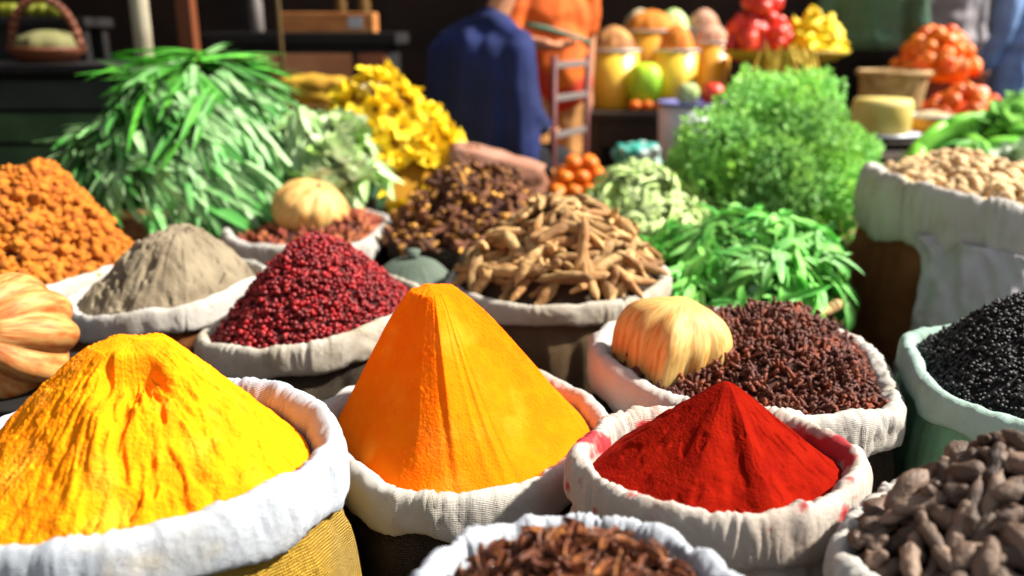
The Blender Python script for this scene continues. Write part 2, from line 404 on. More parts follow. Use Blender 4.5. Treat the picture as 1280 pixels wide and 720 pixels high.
def scatter_mesh(name, protos, heap, n, size, mats, lift=.3, jit=.25, align=.5, tpow=.5, tmax=1.0, layers=1, afilter=None, **k):
    """one mass of tiny grains lying on a heap"""
    V = []; Fc = []
    mi = []
    placed = 0
    while placed < n:
        a = U(0, TAU); t = U(0, 1)**tpow*tmax
        if afilter and not afilter(a, t): continue
        p = heap.pos(a, t); nn = heap.normal(a, t); s = size*U(1-jit, 1+jit)
        p = p+nn*s*U(-.5, lift)
        q = Vector((0, 0, 1)).rotation_difference(nn)
        e = Euler((U(-1, 1)*PI*(1-align), U(-1, 1)*PI*(1-align), U(0, TAU)))
        R = (q.to_matrix() @ e.to_matrix()); pv, pf = protos[placed % len(protos)]
        b = len(V)
        V.extend(p+R @ (v*s) for v in pv); Fc.extend(tuple(b+i for i in f) for f in pf); placed += 1
    o = heap.apex.copy(); o.z = heap.base(0).z
    ob = mk(name, [v-o for v in V], Fc, mats, **k); ob.location = o
    return ob
def bm_data(bm):
    bm.verts.ensure_lookup_table(); r = ([v.co.copy() for v in bm.verts], [tuple(v.index for v in f.verts) for f in bm.faces]); bm.free(); return r
def blobproto(sub=1, s=(1, 1, 1), amp=.2, fr=1.5, seed=0):
    bm = bmesh.new(); bmesh.ops.create_icosphere(bm, subdivisions=sub, radius=.5)
    for v in bm.verts:
        k = 1+amp*noise.noise(v.co*fr*2+Vector((seed*3.1, 0, seed))); v.co = Vector((v.co.x*s[0], v.co.y*s[1], v.co.z*s[2]))*k
    bm.verts.index_update(); return bm_data(bm)
def cloveproto(seed):
    bm = bmesh.new(); tube(bm, (-.5, 0, 0), (.3, .04*seed, 0), .09, .15, 6); ball(bm, (.42, 0, 0), .17, sub=1)
    for k in range(4):
        a = k*PI/2; tube(bm, (.3, 0, 0), (.48, .2*cos(a), .2*sin(a)), .06, .03, 4)
    bm.verts.index_update(); return bm_data(bm)

def root_mesh(name, L, R, seed, fork=0, flat=.8, m=None, knob=.25, seg=12, rows=18):
    """knobbly tapering rhizome, one closed surface; optional side finger"""
    rnd = random.Random(seed); V = []; Fc = []
    bend = rnd.uniform(-.7, .7); bz = rnd.uniform(-.25, .25)
    def sweep(p0, ax, L, R, sd, t0=0):
        b = len(V)
        side = Vector((0, 0, 1)).cross(ax).normalized(); upv = ax.cross(side)
        for i in range(rows):
            t = i/(rows-1); tt = t-.5
            c = p0+ax*(t*L)+side*(bend*L*.35*(1-4*tt*tt)*.5)+upv*(bz*L*.3*(1-4*tt*tt)*.5)
            env = max(.02, (1-abs(2*t-.9)**2.6 if t < .95 else .35)) ** .6 if 0 < i < rows-1 else .12
            env *= 1+knob*noise.noise((t*5+sd, sd, 0))
            for j in range(seg):
                a = TAU*j/seg
                r = R*env*(1+.30*noise.noise((cos(a)*1.3+sd, sin(a)*1.3, t*4))+.10*noise.noise((cos(a)*3, sin(a)*3+sd, t*16)))
                V.append(c+side*(r*cos(a))+upv*(r*sin(a)*flat))
        for i in range(rows-1):
            for j in range(seg):
                k = (j+1) % seg; Fc.append((b+i*seg+j, b+i*seg+k, b+(i+1)*seg+k, b+(i+1)*seg+j))
        Fc.append(tuple(b+j for j in reversed(range(seg)))); Fc.append(tuple(b+(rows-1)*seg+j for j in range(seg)))
    sweep(Vector((-L/2, 0, 0)), Vector((1, 0, 0)), L, R, seed*1.7)
    if fork:
        sweep(Vector((-L*.05, 0, 0)), Vector((.75, .65*rnd.choice((-1, 1)), .1)).normalized(), L*.5, R*.7, seed*2.3+5)
    me = bpy.data.meshes.new(name); me.from_pydata([tuple(v) for v in V], [], Fc)
    me.polygons.foreach_set('use_smooth', [True]*len(me.polygons)); me.materials.append(m); return me

def pile(meshes, name, heap, n, label, cat, group, lift=(0, .02), tilt=.35, tmax=.95, tpow=.6, scale=(.8, 1.2), mind=0, out=False, yaw=None, front=None, spin=.6, bias=None):
    """single pieces laid over a heap, each an object of its own"""
    made = []; tries = 0; pts = []
    while len(made) < n and tries < n*40:
        tries += 1
        a = U(0, TAU); t = U(0, 1)**tpow*tmax
        if front is not None and sin(a) > front and t > .35: continue
        p = heap.pos(a, t); nn = heap.normal(a, t)
        p = p+nn*U(*lift)
        if mind and any((p-q).length < mind for q in pts): continue
        pts.append(p)
        q = Vector((0, 0, 1)).rotation_difference(nn)
        if out:
            dn = Vector((cos(a), sin(a), 0))
            if bias: dn = dn*.55+Vector(bias)
            dn = (dn-nn*dn.dot(nn)).normalized(); sd = nn.cross(dn)
            R = Matrix((dn, sd, nn)).transposed() @ Euler((U(-tilt, tilt), U(-tilt, tilt)+out, U(-spin, spin))).to_matrix()
        else:
            R = q.to_matrix() @ Euler((U(-tilt, tilt)+(U(0, TAU) if yaw == 'roll' else 0), U(-tilt, tilt), U(0, TAU))).to_matrix()
        me = random.choice(meshes)
        o = bpy.data.objects.new(name, me); COL.objects.link(o)
        s = U(*scale)
        o.matrix_world = Matrix.Translation(p) @ R.to_4x4() @ Matrix.Scale(s, 4)
        tag(o, label, cat, group); made.append(o)
    return made

# the sacks (pixel of the mouth's centre, half width in pixels, height of the rim)
S_yel = sack_spec('yellow', 168, 568, 266, .56, tx=.06, cw=.044, chh=.070, wr=.0046, sq=.86)
S_org = sack_spec('orange', 578, 530, 190, .475, cw=.034, chh=.056, wr=.0034, sq=1.0)
S_red = sack_spec('red', 897, 574, 189, .54, cw=.032, chh=.060, wr=.0040, sq=.80)
S_ber = sack_spec('berries', 391, 392, 141, .50, tx=.14, cw=.034, chh=.055, wr=.003)
S_gry = sack_spec('grey', 213, 361, 126, .50, tx=.10, sq=.9, cw=.030, chh=.050, wr=.004)
S_roo = sack_spec('roots', 697, 346, 140, .50, tx=.03, sq=.9, cw=.034, chh=.044, wr=.004)
S_clo = sack_spec('cloves', 938, 450, 200, .50, tx=-.05, sq=.95, cw=.042, chh=.060, wr=.006)
S_pep = sack_spec('pepper', 1292, 468, 174, .52, cw=.030, chh=.045, wr=.003)
S_pod = sack_spec('pods', 1262, 705, 222, .55, cw=.030, chh=.050, wr=.006)
S_ani = sack_spec('anise', 722, 772, 232, .58, cw=.030, chh=.050, wr=.0065)
S_lum = sack_spec('lumps', 22, 333, 145, .50, cw=.030, chh=.045, wr=.004)
S_gou = sack_spec('gourd', 392, 285, 110, .50, cw=.034, chh=.050, wr=.004)
S_pea = sack_spec('peanuts', 1245, 247, 160, .62, cw=.05, chh=.14, wr=.010, tx=-.14)
S_drk = sack_spec('dried flowers', 585, 290, 112, .49, cw=.03, chh=.05, wr=.004)
build_sack(S_yel, M['whiteyellow'], M['burlap_yellow'], 'wide bluish-white rimmed sack of yellow powder with yellow-stained burlap side', body_r=.012)
build_sack(S_org, M['whiteorange'], M['burlap_dark'], 'white rimmed dark burlap sack holding the tall orange powder cone')
build_sack(S_red, M['pinkish'], M['pinkish'], 'cream sack with pink-red stains on its rim holding the bright red powder')
build_sack(S_ber, M['cream'], M['burlap_dark'], 'sack with thick cream rolled rim full of dark red berries')
build_sack(S_gry, M['white'], M['burlap_brown'], 'rusty brown sack with white rim full of grey-beige ground spice')
build_sack(S_roo, M['cream'], M['burlap'], 'tan burlap sack with cream rim heaped with dried brown roots')
build_sack(S_clo, M['white'], M['burlap_dark'], 'wide white rimmed sack of cloves with a pale gourd resting in it')
build_sack(S_pep, M['mint'], M['mintbody'], 'mint green cloth sack full of black peppercorns')
build_sack(S_pod, M['white'], M['whitebody'], 'white sack heaped with plump brown pods in front of the green sack')
build_sack(S_ani, M['whiteblue'], M['burlap_dark'], 'crumpled white rimmed sack of star anise at the front edge')
build_sack(S_lum, M['white'], M['burlap'], 'white rimmed sack of orange-brown crumbly lumps in front of green boards')
build_sack(S_gou, M['white'], M['burlap_dark'], 'white rimmed sack behind the red berries holding an onion-coloured gourd')
build_sack(S_pea, M['white'], M['burlap_nut'], 'brown sack half wrapped in loose white plastic and full of peanuts')
build_sack(S_drk, M['burlap_dark'], M['burlap_dark'], 'dark sack of dried brown flower heads behind the root sack')

def ang(ap, px, py, z):
    p = at_z(px, py, z); return math.atan2(p.y-ap.y, p.x-ap.x)
def nz(*v): return noise.noise(v)

# yellow turmeric
ap = at_y(165, 424, S_yel['c'].y+.02)
def prof_y(t):
    t0 = .23
    if t < t0: return 1-.035*(t/t0)**2
    u = (t-t0)/(1-t0); return .97*(1-min(1, max(0, u))**1.16)
CY = [ang(ap, 85, 668, S_yel['z']), ang(ap, 300, 625, S_yel['z']), -.05, 1.1, 2.2, PI+.08]
a_sc = ang(ap, 190, 660, S_yel['z'])
def rough_y(a, t, p):
    w = (.12+.88*min(1, max(0, t-.16)*4.5))*min(1, (1-t)*9+.15)
    da = (a-a_sc+PI) % TAU-PI
    g = 0
    g += .0014*nz(cos(a)*9, sin(a)*9, t*1.1)                      # downhill runs
    g += .0008*nz(cos(a)*26, sin(a)*26, t*3)*min(1, max(0, t-.25)*4)
    face = math.exp(-(da/.85)**2)
    c = .75*nz(cos(a)*6+3, sin(a)*6, t*5.5)+.5*nz(p.x*20, p.y*20, p.z*20); c2 = nz(cos(a)*15, sin(a)*15+5, t*10)
    stp = 1/(1+math.exp(-(c+.5*c2-.05)*16))
    g += -.008*face*stp*min(1, t*4)
    c = nz(cos(a)*11+9, sin(a)*11, t*8+4)
    g += -.003*(1/(1+math.exp(-(c-.05)*22)))
    g += .0016*nz(p.x*60, p.y*60, p.z*60)+.0022*max(0, nz(p.x*130, p.y*130, p.z*130)-.25)+.0009*nz(p.x*220, p.y*220, p.z*220)
    # scoop right below the crest
    da2 = da+.10
    sc_ = (1/(1+math.exp(-(t-.225)*110)))*math.exp(-(max(0, t-.26)/.15)**2)*(1/(1+math.exp((abs(da2)-.62+.35*t)*14)))
    return Vector((0, 0, g*w-.034*sc_+.004*nz(p.x*30, p.y*30, 3)*min(1, t*12)))
hy = Heap(in_sack(S_yel, dz=-.016), ap, prof_y, CY, .9, rough_y)
hy.mesh('powder_heap', M['yellow'], 230, 560, label='heap of bright yellow powder with crumbled crest in the nearest left sack', cat='spice powder')

# orange powder
ap = at_y(537, 357, S_org['c'].y+.01)
def prof_o(t):
    t0 = .19
    if t < t0: return 1-.03*(t/t0)
    u = (t-t0)/(1-t0); return .97*(1-min(1, max(0, u))**1.22)
CO = [ang(ap, 528, 640, S_org['z']), -.12, 1.0, 2.1, PI+.05]
def rough_o(a, t, p):
    w = min(1, t*4)*min(1, (1-t)*8+.1); g = 0
    for px, sg, wd, am in ((606, 1, .030, .0022), (640, 1, .025, .0028), (665, -1, .022, .0016), (540, -1, .035, .0035), (480, 1, .04, .001)):
        c = ang(hoap, px, 630, S_org['z']); d = (a-c+.10*sin(t*2.5)+PI) % TAU-PI
        g += sg*am*math.exp(-(d/wd)**2)*min(1, t*2)
    g += .0025*nz(cos(a)*3, sin(a)*3, t*2.2)+.0015*nz(p.x*24, p.y*24, p.z*24)+.0004*nz(cos(a)*40, sin(a)*40, t*1.5)+.002*max(0, nz(p.x*120, p.y*120, p.z*120)-.35)
    g += .0006*nz(p.x*160, p.y*160, p.z*160)
    return Vector((0, 0, g*w))
hoap = ap
ho = Heap(in_sack(S_org, dz=-.014), ap, prof_o, CO, .95, rough_o)
ho.mesh('powder_heap', M['orange'], 200, 520, label='tall smooth cone of orange powder with a flat cut tip', cat='spice powder')

# red powder
ap = at_y(909, 477, S_red['c'].y+.01)
CR = [ang(ap, 872, 640, S_red['z']), ang(ap, 975, 640, S_red['z']), -.1, 1.1, 2.2, PI+.05]
hrap = ap
def rough_r(a, t, p):
    w = min(1, t*4)*min(1, (1-t)*8+.1); g = 0
    d = (a-ang(hrap, 940, 650, S_red['z'])+PI) % TAU-PI
    g -= .007*math.exp(-(d/.13)**2)*min(1, t*2.5)
    d = (a-ang(hrap, 1010, 628, S_red['z'])+PI) % TAU-PI
    g -= .0045*math.exp(-(d/.10)**2)*min(1, t*2.5)
    c = nz(cos(a)*8+3, sin(a)*8, t*7)
    g -= .0025/(1+math.exp(-(c-.15)*24))*min(1, t*1.6)
    w *= min(1, t*2.2); g += .0012*nz(cos(a)*3, sin(a)*3, t*2)+.0012*nz(p.x*26, p.y*26, p.z*26)+.0005*nz(p.x*140, p.y*140, p.z*140)+.0018*max(0, nz(p.x*120, p.y*120, p.z*120)-.35)
    return Vector((0, 0, g*w))
hr = Heap(in_sack(S_red, dz=-.013), ap, cone(.06, .96), CR, 1.0, rough_r)
hr.mesh('powder_heap', M['red'], 180, 480, label='sharp-edged pyramid of bright red powder in the pink-stained sack', cat='spice powder')

# grey ground spice
ap = at_y(226, 280, S_gry['c'].y+.01)
def rough_g(a, t, p):
    w = min(1, (1-t)*8+.1); g = .012*nz(p.x*13, p.y*13, 2)+.006*nz(p.x*30, p.y*30, 8)+.003*nz(p.x*80, p.y*80, 1)
    c = nz(p.x*22+5, p.y*22, p.z*9)+.4*nz(p.x*60, p.y*60, p.z*30); g -= .014/(1+math.exp(-(c-.22)*26))
    c = nz(cos(a)*7, sin(a)*7, t*2+9); g -= .005/(1+math.exp(-(c-.2)*20))
    return Vector((0, 0, g*w))
hg = Heap(in_sack(S_gry, dz=-.012), ap, cone(.55, .85), [.3, 1.4, 2.5, 3.6, 4.5, 5.3], .4, rough_g)
hg.mesh('powder_heap', M['grey'], 150, 360, label='lumpy dome of grey-beige ground spice between berries and orange-brown lumps', cat='spice powder')

# berries
ap = at_y(392, 296, S_ber['c'].y+.02)
bump = lambda am, fr: (lambda a, t, p: Vector((0, 0, am*nz(p.x*fr, p.y*fr, 1)*min(1, (1-t)*6+.1))))
hb = Heap(in_sack(S_ber, dz=-.012), ap, cone(.30), rough=bump(.008, 14))
hb.mesh('berry_core', M['berrycore'], 60, 160, label='dark red core mound under the glossy red berries', cat='spice', kind='stuff')
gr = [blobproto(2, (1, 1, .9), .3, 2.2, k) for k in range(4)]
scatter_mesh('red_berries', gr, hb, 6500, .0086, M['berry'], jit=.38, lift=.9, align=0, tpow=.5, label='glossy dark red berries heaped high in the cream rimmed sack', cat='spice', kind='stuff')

# black pepper
ap = at_y(1300, 374, S_pep['c'].y+.03)
hp = Heap(in_sack(S_pep, dz=-.012), ap, cone(.35), rough=bump(.008, 14))
hp.mesh('pepper_core', M['peppercore'], 60, 160, label='black core mound under the peppercorns', cat='spice', kind='stuff')
scatter_mesh('peppercorns', [blobproto(1, (1, 1, 1), .25, 2, k) for k in range(3)], hp, 5600, .0068, M['pepper'], lift=.9, align=0, label='black peppercorns heaped in the mint green sack', cat='spice', kind='stuff')

# cloves
ap = at_y(975, 397, S_clo['c'].y+.06)
hc = Heap(in_sack(S_clo, dz=-.020), ap, cone(.45), rough=bump(.016, 11))
hc.mesh('dark_core', M['clovecore'], 60, 160, label='brown core mound under the cloves', cat='spice', kind='stuff')
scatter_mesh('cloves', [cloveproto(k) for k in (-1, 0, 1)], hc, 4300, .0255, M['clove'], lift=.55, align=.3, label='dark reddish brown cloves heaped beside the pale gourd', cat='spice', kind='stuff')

# orange-brown lumps
ap = at_y(48, 214, S_lum['c'].y+.03)
hl = Heap(in_sack(S_lum, dz=-.012), ap, cone(.35), rough=bump(.02, 9))
hl.mesh('lump_core', M['lumpcore'], 60, 160, label='dark orange core mound under the crumbly lumps', cat='spice', kind='stuff')
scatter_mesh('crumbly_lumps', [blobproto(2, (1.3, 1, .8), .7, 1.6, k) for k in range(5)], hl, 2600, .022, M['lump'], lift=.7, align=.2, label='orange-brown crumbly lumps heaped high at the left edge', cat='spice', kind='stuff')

# roots in the central sack
ap = at_y(712, 268, S_roo['c'].y+.02)
hro = Heap(in_sack(S_roo, dz=-.02), ap, cone(.5), rough=bump(.015, 12))
hro.mesh('root_mound', M['rootcore'], 50, 120, label='dark core mound under the dried brown roots', cat='root crumbs', kind='stuff')
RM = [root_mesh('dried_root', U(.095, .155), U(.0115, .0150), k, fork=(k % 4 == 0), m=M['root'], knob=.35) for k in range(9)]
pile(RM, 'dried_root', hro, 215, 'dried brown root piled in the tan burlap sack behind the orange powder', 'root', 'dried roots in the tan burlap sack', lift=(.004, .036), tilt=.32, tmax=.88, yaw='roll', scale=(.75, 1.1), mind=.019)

# pods bottom right
ap = at_y(1300, 574, S_pod['c'].y+.05)
hpo = Heap(in_sack(S_pod, dz=-.015), ap, cone(.55), rough=bump(.01, 12))
hpo.mesh('pod_mound', M['podcore'], 50, 120, label='dark core mound under the brown pods', cat='pod crumbs', kind='stuff')
PM = [root_mesh('brown_pod', U(.052, .080), U(.0092, .0122), k+40, m=M['pod'], knob=.6, flat=.85, fork=(k == 3)) for k in range(8)]
pile(PM, 'brown_pod', hpo, 170, 'plump wrinkled brown pod heaped in the white sack by the green sack', 'pod', 'brown pods in the white sack', lift=(.005, .020), tilt=.45, tmax=.97, yaw='roll', scale=(.8, 1.12), mind=.017)

# star anise
def anise_mesh(seed):
    rnd = random.Random(seed); V = []; Fc = []; n = 8
    for k in range(n):
        if rnd.random() < .12: continue
        a = TAU*k/n+rnd.uniform(-.12, .12); L = rnd.uniform(.018, .026); d = Vector((cos(a), sin(a), rnd.uniform(-.05, .3))).normalized()
        s = Vector((-sin(a), cos(a), 0)); up = d.cross(s)*-1
        up = Vector((0, 0, 1))
        b = len(V); w = rnd.uniform(.0021, .0028)
        for i, (t, ww, hh) in enumerate(((0, .5, .8), (.2, .8, 1.2), (.45, 1.15, 1.5), (.7, .95, 1.2), (.9, .4, .8), (1, .08, .6))):
            c = d*(t*L)
            V += [c+s*(w*ww)+up*(.0035*hh), c+s*(w*ww*.25)+up*(.0012 if .1 < t < .85 else .0035*hh), c-s*(w*ww*.25)+up*(.0012 if .1 < t < .85 else .0035*hh), c-s*(w*ww)+up*(.0035*hh), c-s*(w*.7*ww)-up*.0008, c-up*.0025*hh, c+s*(w*.7*ww)-up*.0008]
        for i in range(5):
            for j in range(7):
                k2 = (j+1) % 7; Fc.append((b+i*7+j, b+i*7+k2, b+(i+1)*7+k2, b+(i+1)*7+j))
        Fc.append(tuple(b+j for j in range(7))); Fc.append(tuple(b+35+j for j in reversed(range(7))))
    nb = len(Fc)
    bm = bmesh.new(); ball(bm, (0, 0, .001), .003, sub=1)
    for k in range(n):
        a = TAU*k/n; ball(bm, (cos(a)*.008, sin(a)*.008, .0035), .0021, (1.3, 1, .8), 1)
    bm.verts.index_update(); vv, ff = bm_data(bm); b = len(V); V += vv; Fc += [tuple(b+i for i in f) for f in ff]
    me = bpy.data.meshes.new('star_anise'); me.from_pydata([tuple(v) for v in V], [], Fc)
    me.materials.append(M['anise']); me.materials.append(M['seed'])
    me.polygons.foreach_set('material_index', [0]*nb+[1]*(len(Fc)-nb)); me.polygons.foreach_set('use_smooth', [i >= nb for i in range(len(Fc))]); return me
ap = at_y(712, 684, S_ani['c'].y+.06)
ha = Heap(in_sack(S_ani, dz=-.035), ap, cone(.6), rough=bump(.01, 14))
ha.mesh('anise_core', M['clovecore'], 50, 120, label='dark core mound under the star anise', cat='spice', kind='stuff')  # dark core mound beneath the stars and pieces
def bitproto():
    bm = bmesh.new(); ball(bm, (0, 0, 0), .5, (1, .28, .3), 1); bm.verts.index_update(); return bm_data(bm)
scatter_mesh('star_anise_pieces', [bitproto()], ha, 1300, .007, M['anise'], lift=.4, align=.5, label='broken star anise pieces between the whole stars', cat='spice', kind='stuff')
AM = [anise_mesh(k) for k in range(7)]
pile(AM, 'star_anise', ha, 105, 'star anise pod in the crumpled white rimmed sack at the front', 'star anise', 'star anise in the front sack', lift=(.006, .016), tilt=.35, tmax=.95, scale=(.95, 1.3), mind=.024)

# dark dried flowers
def dried_flower_mesh(seed):
    rnd = random.Random(seed); bm = bmesh.new(); ball(bm, (0, 0, 0), .018, (1, 1, .8), 2)
    for k in range(6):
        a = TAU*k/6+rnd.uniform(-.3, .3); tube(bm, (0, 0, 0), (.036*cos(a), .036*sin(a), rnd.uniform(.0, .02)), .011, .008, 8)
        ball(bm, (.037*cos(a), .037*sin(a), .008), .0105, sub=1)
    for v in bm.verts: v.co *= 1+.25*noise.noise(v.co*60+Vector((seed, 0, 0)))
    me = bpy.data.meshes.new('dried_flower'); bm.to_mesh(me); bm.free(); me.materials.append(M['chunk']); return me
ap = at_y(600, 222, S_drk['c'].y+.03)
hd = Heap(in_sack(S_drk, dz=-.01), ap, cone(.5), rough=bump(.02, 9))
hd.mesh('flower_core', M['clovecore'], 50, 120, label='dark core mound under the dried flower heads', cat='flower crumbs', kind='stuff')  # dark core mound that the flower heads lie on
DM = [dried_flower_mesh(k) for k in range(5)]
pile(DM, 'dried_flower', hd, 120, 'dark brown dried flower head with ochre tips in the dark sack', 'dried flower', 'dried flower heads in the dark sack', lift=(.0, .03), tilt=.8, tmax=1.0)

# peanuts
ap = at_y(1190, 200, S_pea['c'].y+.03)
hpn = Heap(in_sack(S_pea, dz=-.015), ap, cone(.5), rough=bump(.015, 9))
hpn.mesh('peanut_core', M['peanutcore'], 50, 120, label='tan core mound under the peanuts', cat='peanut chaff', kind='stuff')
def peanut_mesh(seed):
    bm = bmesh.new(); ball(bm, (-.011, 0, 0), .0115, (1.2, 1, .95), 2); ball(bm, (.012, .002, 0), .010, (1.2, 1, .95), 2); tube(bm, (-.01, 0, 0), (.012, .001, 0), .009, .0085, 10)
    for v in bm.verts: v.co *= 1+.12*noise.noise(v.co*160+Vector((seed, 0, 0)))
    me = bpy.data.meshes.new('peanut'); bm.to_mesh(me); bm.free(); me.polygons.foreach_set('use_smooth', [True]*len(me.polygons)); me.materials.append(M['peanut']); return me
pile([peanut_mesh(k) for k in range(4)], 'peanut', hpn, 290, 'pale tan peanut in its shell in the white plastic lined sack', 'peanut', 'peanuts in the plastic lined sack', lift=(.0, .016), tilt=.5, tmax=1.0, scale=(1.0, 1.5), front=.6)

# dried bits in the gourd sack
ap = at_y(440, 272, S_gou['c'].y)
hgo = Heap(in_sack(S_gou, dz=-.02), ap, cone(.6), rough=bump(.01, 12))
hgo.mesh('petal_core', M['clovecore'], 40, 100, label='dark bed under the dried red petals', cat='petal bed', kind='stuff')  # dark core mound beneath the petals
scatter_mesh('dried_red_petals', [blobproto(1, (1.4, .8, .4), .4, 2, k) for k in range(3)], hgo, 700, .024, mat('dried_red_petal', (.16, .02, .01), .7, (.3, .09, .03), 18), lift=.6, align=.3, label='dark red dried petals beside the onion-coloured gourd', cat='dried petals', kind='stuff')

# ------------------------------------------------------------------ gourds
def gourd(c, r, sz, m, label, tiltx=0, tilty=0, lobes=9, amp=.10, rz=0, boxy=0, stalk=True):
    V = []; uv = []; Fc = []; rows, seg = 50, 120
    for i in range(rows+1):
        ph = PI*i/rows
        for j in range(seg):
            a = TAU*j/seg
            lb = 1+amp*(abs(sin(a*lobes/2+nz(cos(a), sin(a), 3)*1.5))-.6)*min(1, (sin(ph)*1.3))
            rr = r*lb*(1+.05*nz(cos(a)*2, sin(a)*2, ph*2))
            zz = r*sz*cos(ph)
            if boxy:
                sq_ = 1/max(abs(cos(a)), abs(sin(a))); rr *= 1+boxy*(sq_-1); zz = r*sz*math.copysign(abs(cos(ph))**(1-.5*boxy), cos(ph)); rr *= max(.2, sin(ph))**(-.35*boxy)
            if ph < .5 and not boxy: zz -= r*.22*(1-ph/.5)**1.5
            V.append((rr*sin(ph)*cos(a), rr*sin(ph)*sin(a), zz)); uv.append((j/seg*6, i/rows*3))
    for i in range(rows):
        for j in range(seg):
            k = (j+1) % seg; Fc.append((i*seg+j, (i+1)*seg+j, (i+1)*seg+k, i*seg+k))
    o = mk('gourd', V, Fc, m, uv=uv, label=label, cat='gourd'); o.location = c; o.rotation_euler = (tiltx, tilty, rz)
    if not stalk: return
    bm = bmesh.new()
    tube(bm, (0, 0, r*sz*.72), (r*.06, 0, r*sz*.92), r*.09, r*.06, 10)
    st = bobj('stalk', bm, M['wicker'], o)
    return o
p = at_y(839, 440, S_clo['c'].y-.03); gourd(p, 60*depth(p)/F, 1.12, M['gourd'], 'blocky cream gourd with golden streaks resting in the clove sack', .10, .12, 9, .09, rz=.5, boxy=.62, stalk=False)
p = at_y(388, 264, S_gou['c'].y+.0); gourd(p, 47*depth(p)/F, .85, M['gourd'], 'onion-coloured gourd lying in the sack behind the red berries', .1, .3, 11, .07, rz=.3)
p = at_y(14, 420, 1.40); GP = p; gourd(p, 74*depth(p)/F, .95, M['gourd2'], 'big orange folded gourd with pinched star navel at the left edge', 1.15, .25, 9, .2, rz=-.25)
def crate(name, c, s, m, label, group=None, slats=4, rz=0, cat='crate', open_=True):
    root = empty(name, c, rz, label=label, cat=cat, group=group)
    w, d, h = s; t = .016
    for sx, sy, L_, vert in ((0, -1, w, 0), (0, 1, w, 0), (-1, 0, d, 1), (1, 0, d, 1)):
        bm = bmesh.new()
        for k in range(slats):
            z = (k+.5)*h/slats; hh = h/slats*.82
            if vert: box(bm, (sx*(w/2-t/2), 0, z), (t, d-2*t-.004, hh))
            else: box(bm, (0, sy*(d/2-t/2), z), (w, t, hh))
        bobj('side_boards', bm, m, root, False)
    for sx in (-1, 1):
        for sy in (-1, 1):
            bm = bmesh.new(); box(bm, (sx*(w/2-t-.014), sy*(d/2-t-.014), h/2), (.024, .024, h-.01)); bobj('corner_post', bm, m, root, False)
    bm = bmesh.new(); box(bm, (0, 0, .02), (w-2*t-.004, d-2*t-.004, .012)); bobj('base_board', bm, m, root, False)
    if not open_:
        bm = bmesh.new(); box(bm, (0, 0, h+.008), (w+.01, d+.01, .014)); bobj('lid', bm, m, root, False)
    return root
crate('wooden_crate', (GP.x-.02, GP.y+.02, 0), (.30, .26, GP.z-.105), M['wooddark'], 'near-black wooden crate under the big orange gourd', open_=False, slats=5)

def lumpy(name, c, s, m, label, cat, rz=0, ry=0, rx=0, amp=.08, seed=0):
    bm = bmesh.new(); bmesh.ops.create_cube(bm, size=1); bmesh.ops.subdivide_edges(bm, edges=bm.edges[:], cuts=9, use_grid_fill=True)
    for v in bm.verts:
        q = v.co.copy(); ln = max(abs(q.x), abs(q.y), abs(q.z)); sp = q.normalized()*.62; q = q.lerp(sp, .38)
        q *= 1+amp*noise.noise(q*4+Vector((seed, 0, 0)))+amp*.4*noise.noise(q*11+Vector((seed, 3, 0))); v.co = Vector((q.x*s[0], q.y*s[1], q.z*s[2]))
    o = bobj(name, bm, m, None, label=label, cat=cat); o.location = c; o.rotation_euler = (rx, ry, rz); return o
# grey-green tied sack between berries and roots
def closed_sack(c, r, h, m, label, ribs=0, name='tied_sack', sq=1):
    root = empty(name, c, label=label, cat='sack'); V = []; uv = []; Fc = []; rows, seg = 60, 160
    for i in range(rows):
        t = i/(rows-1)
        pr = (min(1, (t*14)**.5*.5+.55) if t < .1 else 1)*(1+.06*sin(t*3))
        if t > .72: pr *= max(.06, cos((t-.72)/.28*PI/2)**.75)
        for j in range(seg):
            a = TAU*j/seg; g = 1+.07*nz(cos(a)*3+c[0]*9, sin(a)*3, t*3)+.03*nz(cos(a)*12, sin(a)*12, t*2)*t
            if ribs: g += .012*sin(ribs*t*TAU)
            V.append((r*pr*g*cos(a), r*pr*g*sin(a)*sq, h*t if t < .72 else h*(.72+.28*sin((t-.72)/.28*PI/2)))); uv.append((a*r, t*h))
    for i in range(rows-1):
        for j in range(seg):
            k = (j+1) % seg; Fc.append((i*seg+j, i*seg+k, (i+1)*seg+k, (i+1)*seg+j))
    Fc.append(tuple(reversed(range(seg)))); Fc.append(tuple((rows-1)*seg+j for j in range(seg)))
    mk('sack_body', V, Fc, m, root, uv=uv)
    bm = bmesh.new(); tube(bm, (0, 0, h*.985), (r*.03, 0, h*1.04), r*.09, r*.16, 14); bobj('tied_neck', bm, m, root)
    return root
p = at_y(516, 345, 1.98); closed_sack((p.x, p.y, 0), .115, p.z+.045, M['greycloth'], 'grey-green ribbed cloth sack between the berries and the dried flowers', ribs=12)
V = []; uv = []; Fc = []; A0, A1, nu, nv = math.radians(-147), math.radians(30), 150, 60; sp = S_pea
for i in range(nu+1):
    for j in range(nv+1):
        u, v = i/nu, j/nv; a = A0+(A1-A0)*u+.10*(1-u)*sin(v*5)+.20*v*(1-u)*(.3+.5*noise.noise((v*3, 1, 2)))
        top = rim_pt(sp, a, -.03, -.09); z = top.z*(1-v)+.01*v
        fo = 1-abs(noise.noise((a*3.2+v*1.2, v*2.6, 4)))*4; fo2 = 1-abs(noise.noise((a*8-v*2, v*5, 9)))*4
        q = .035+.05*sin(PI*min(1, v*1.15+.05))+.022*max(-.7, fo)+.009*max(-.7, fo2)
        V.append((top.x+cos(a)*q-sp['c'].x, top.y+sin(a)*q-sp['c'].y, z)); uv.append((a*.3, z))
for i in range(nu):
    for j in range(nv): b = i*(nv+1)+j; Fc.append((b, b+1, b+nv+2, b+nv+1))
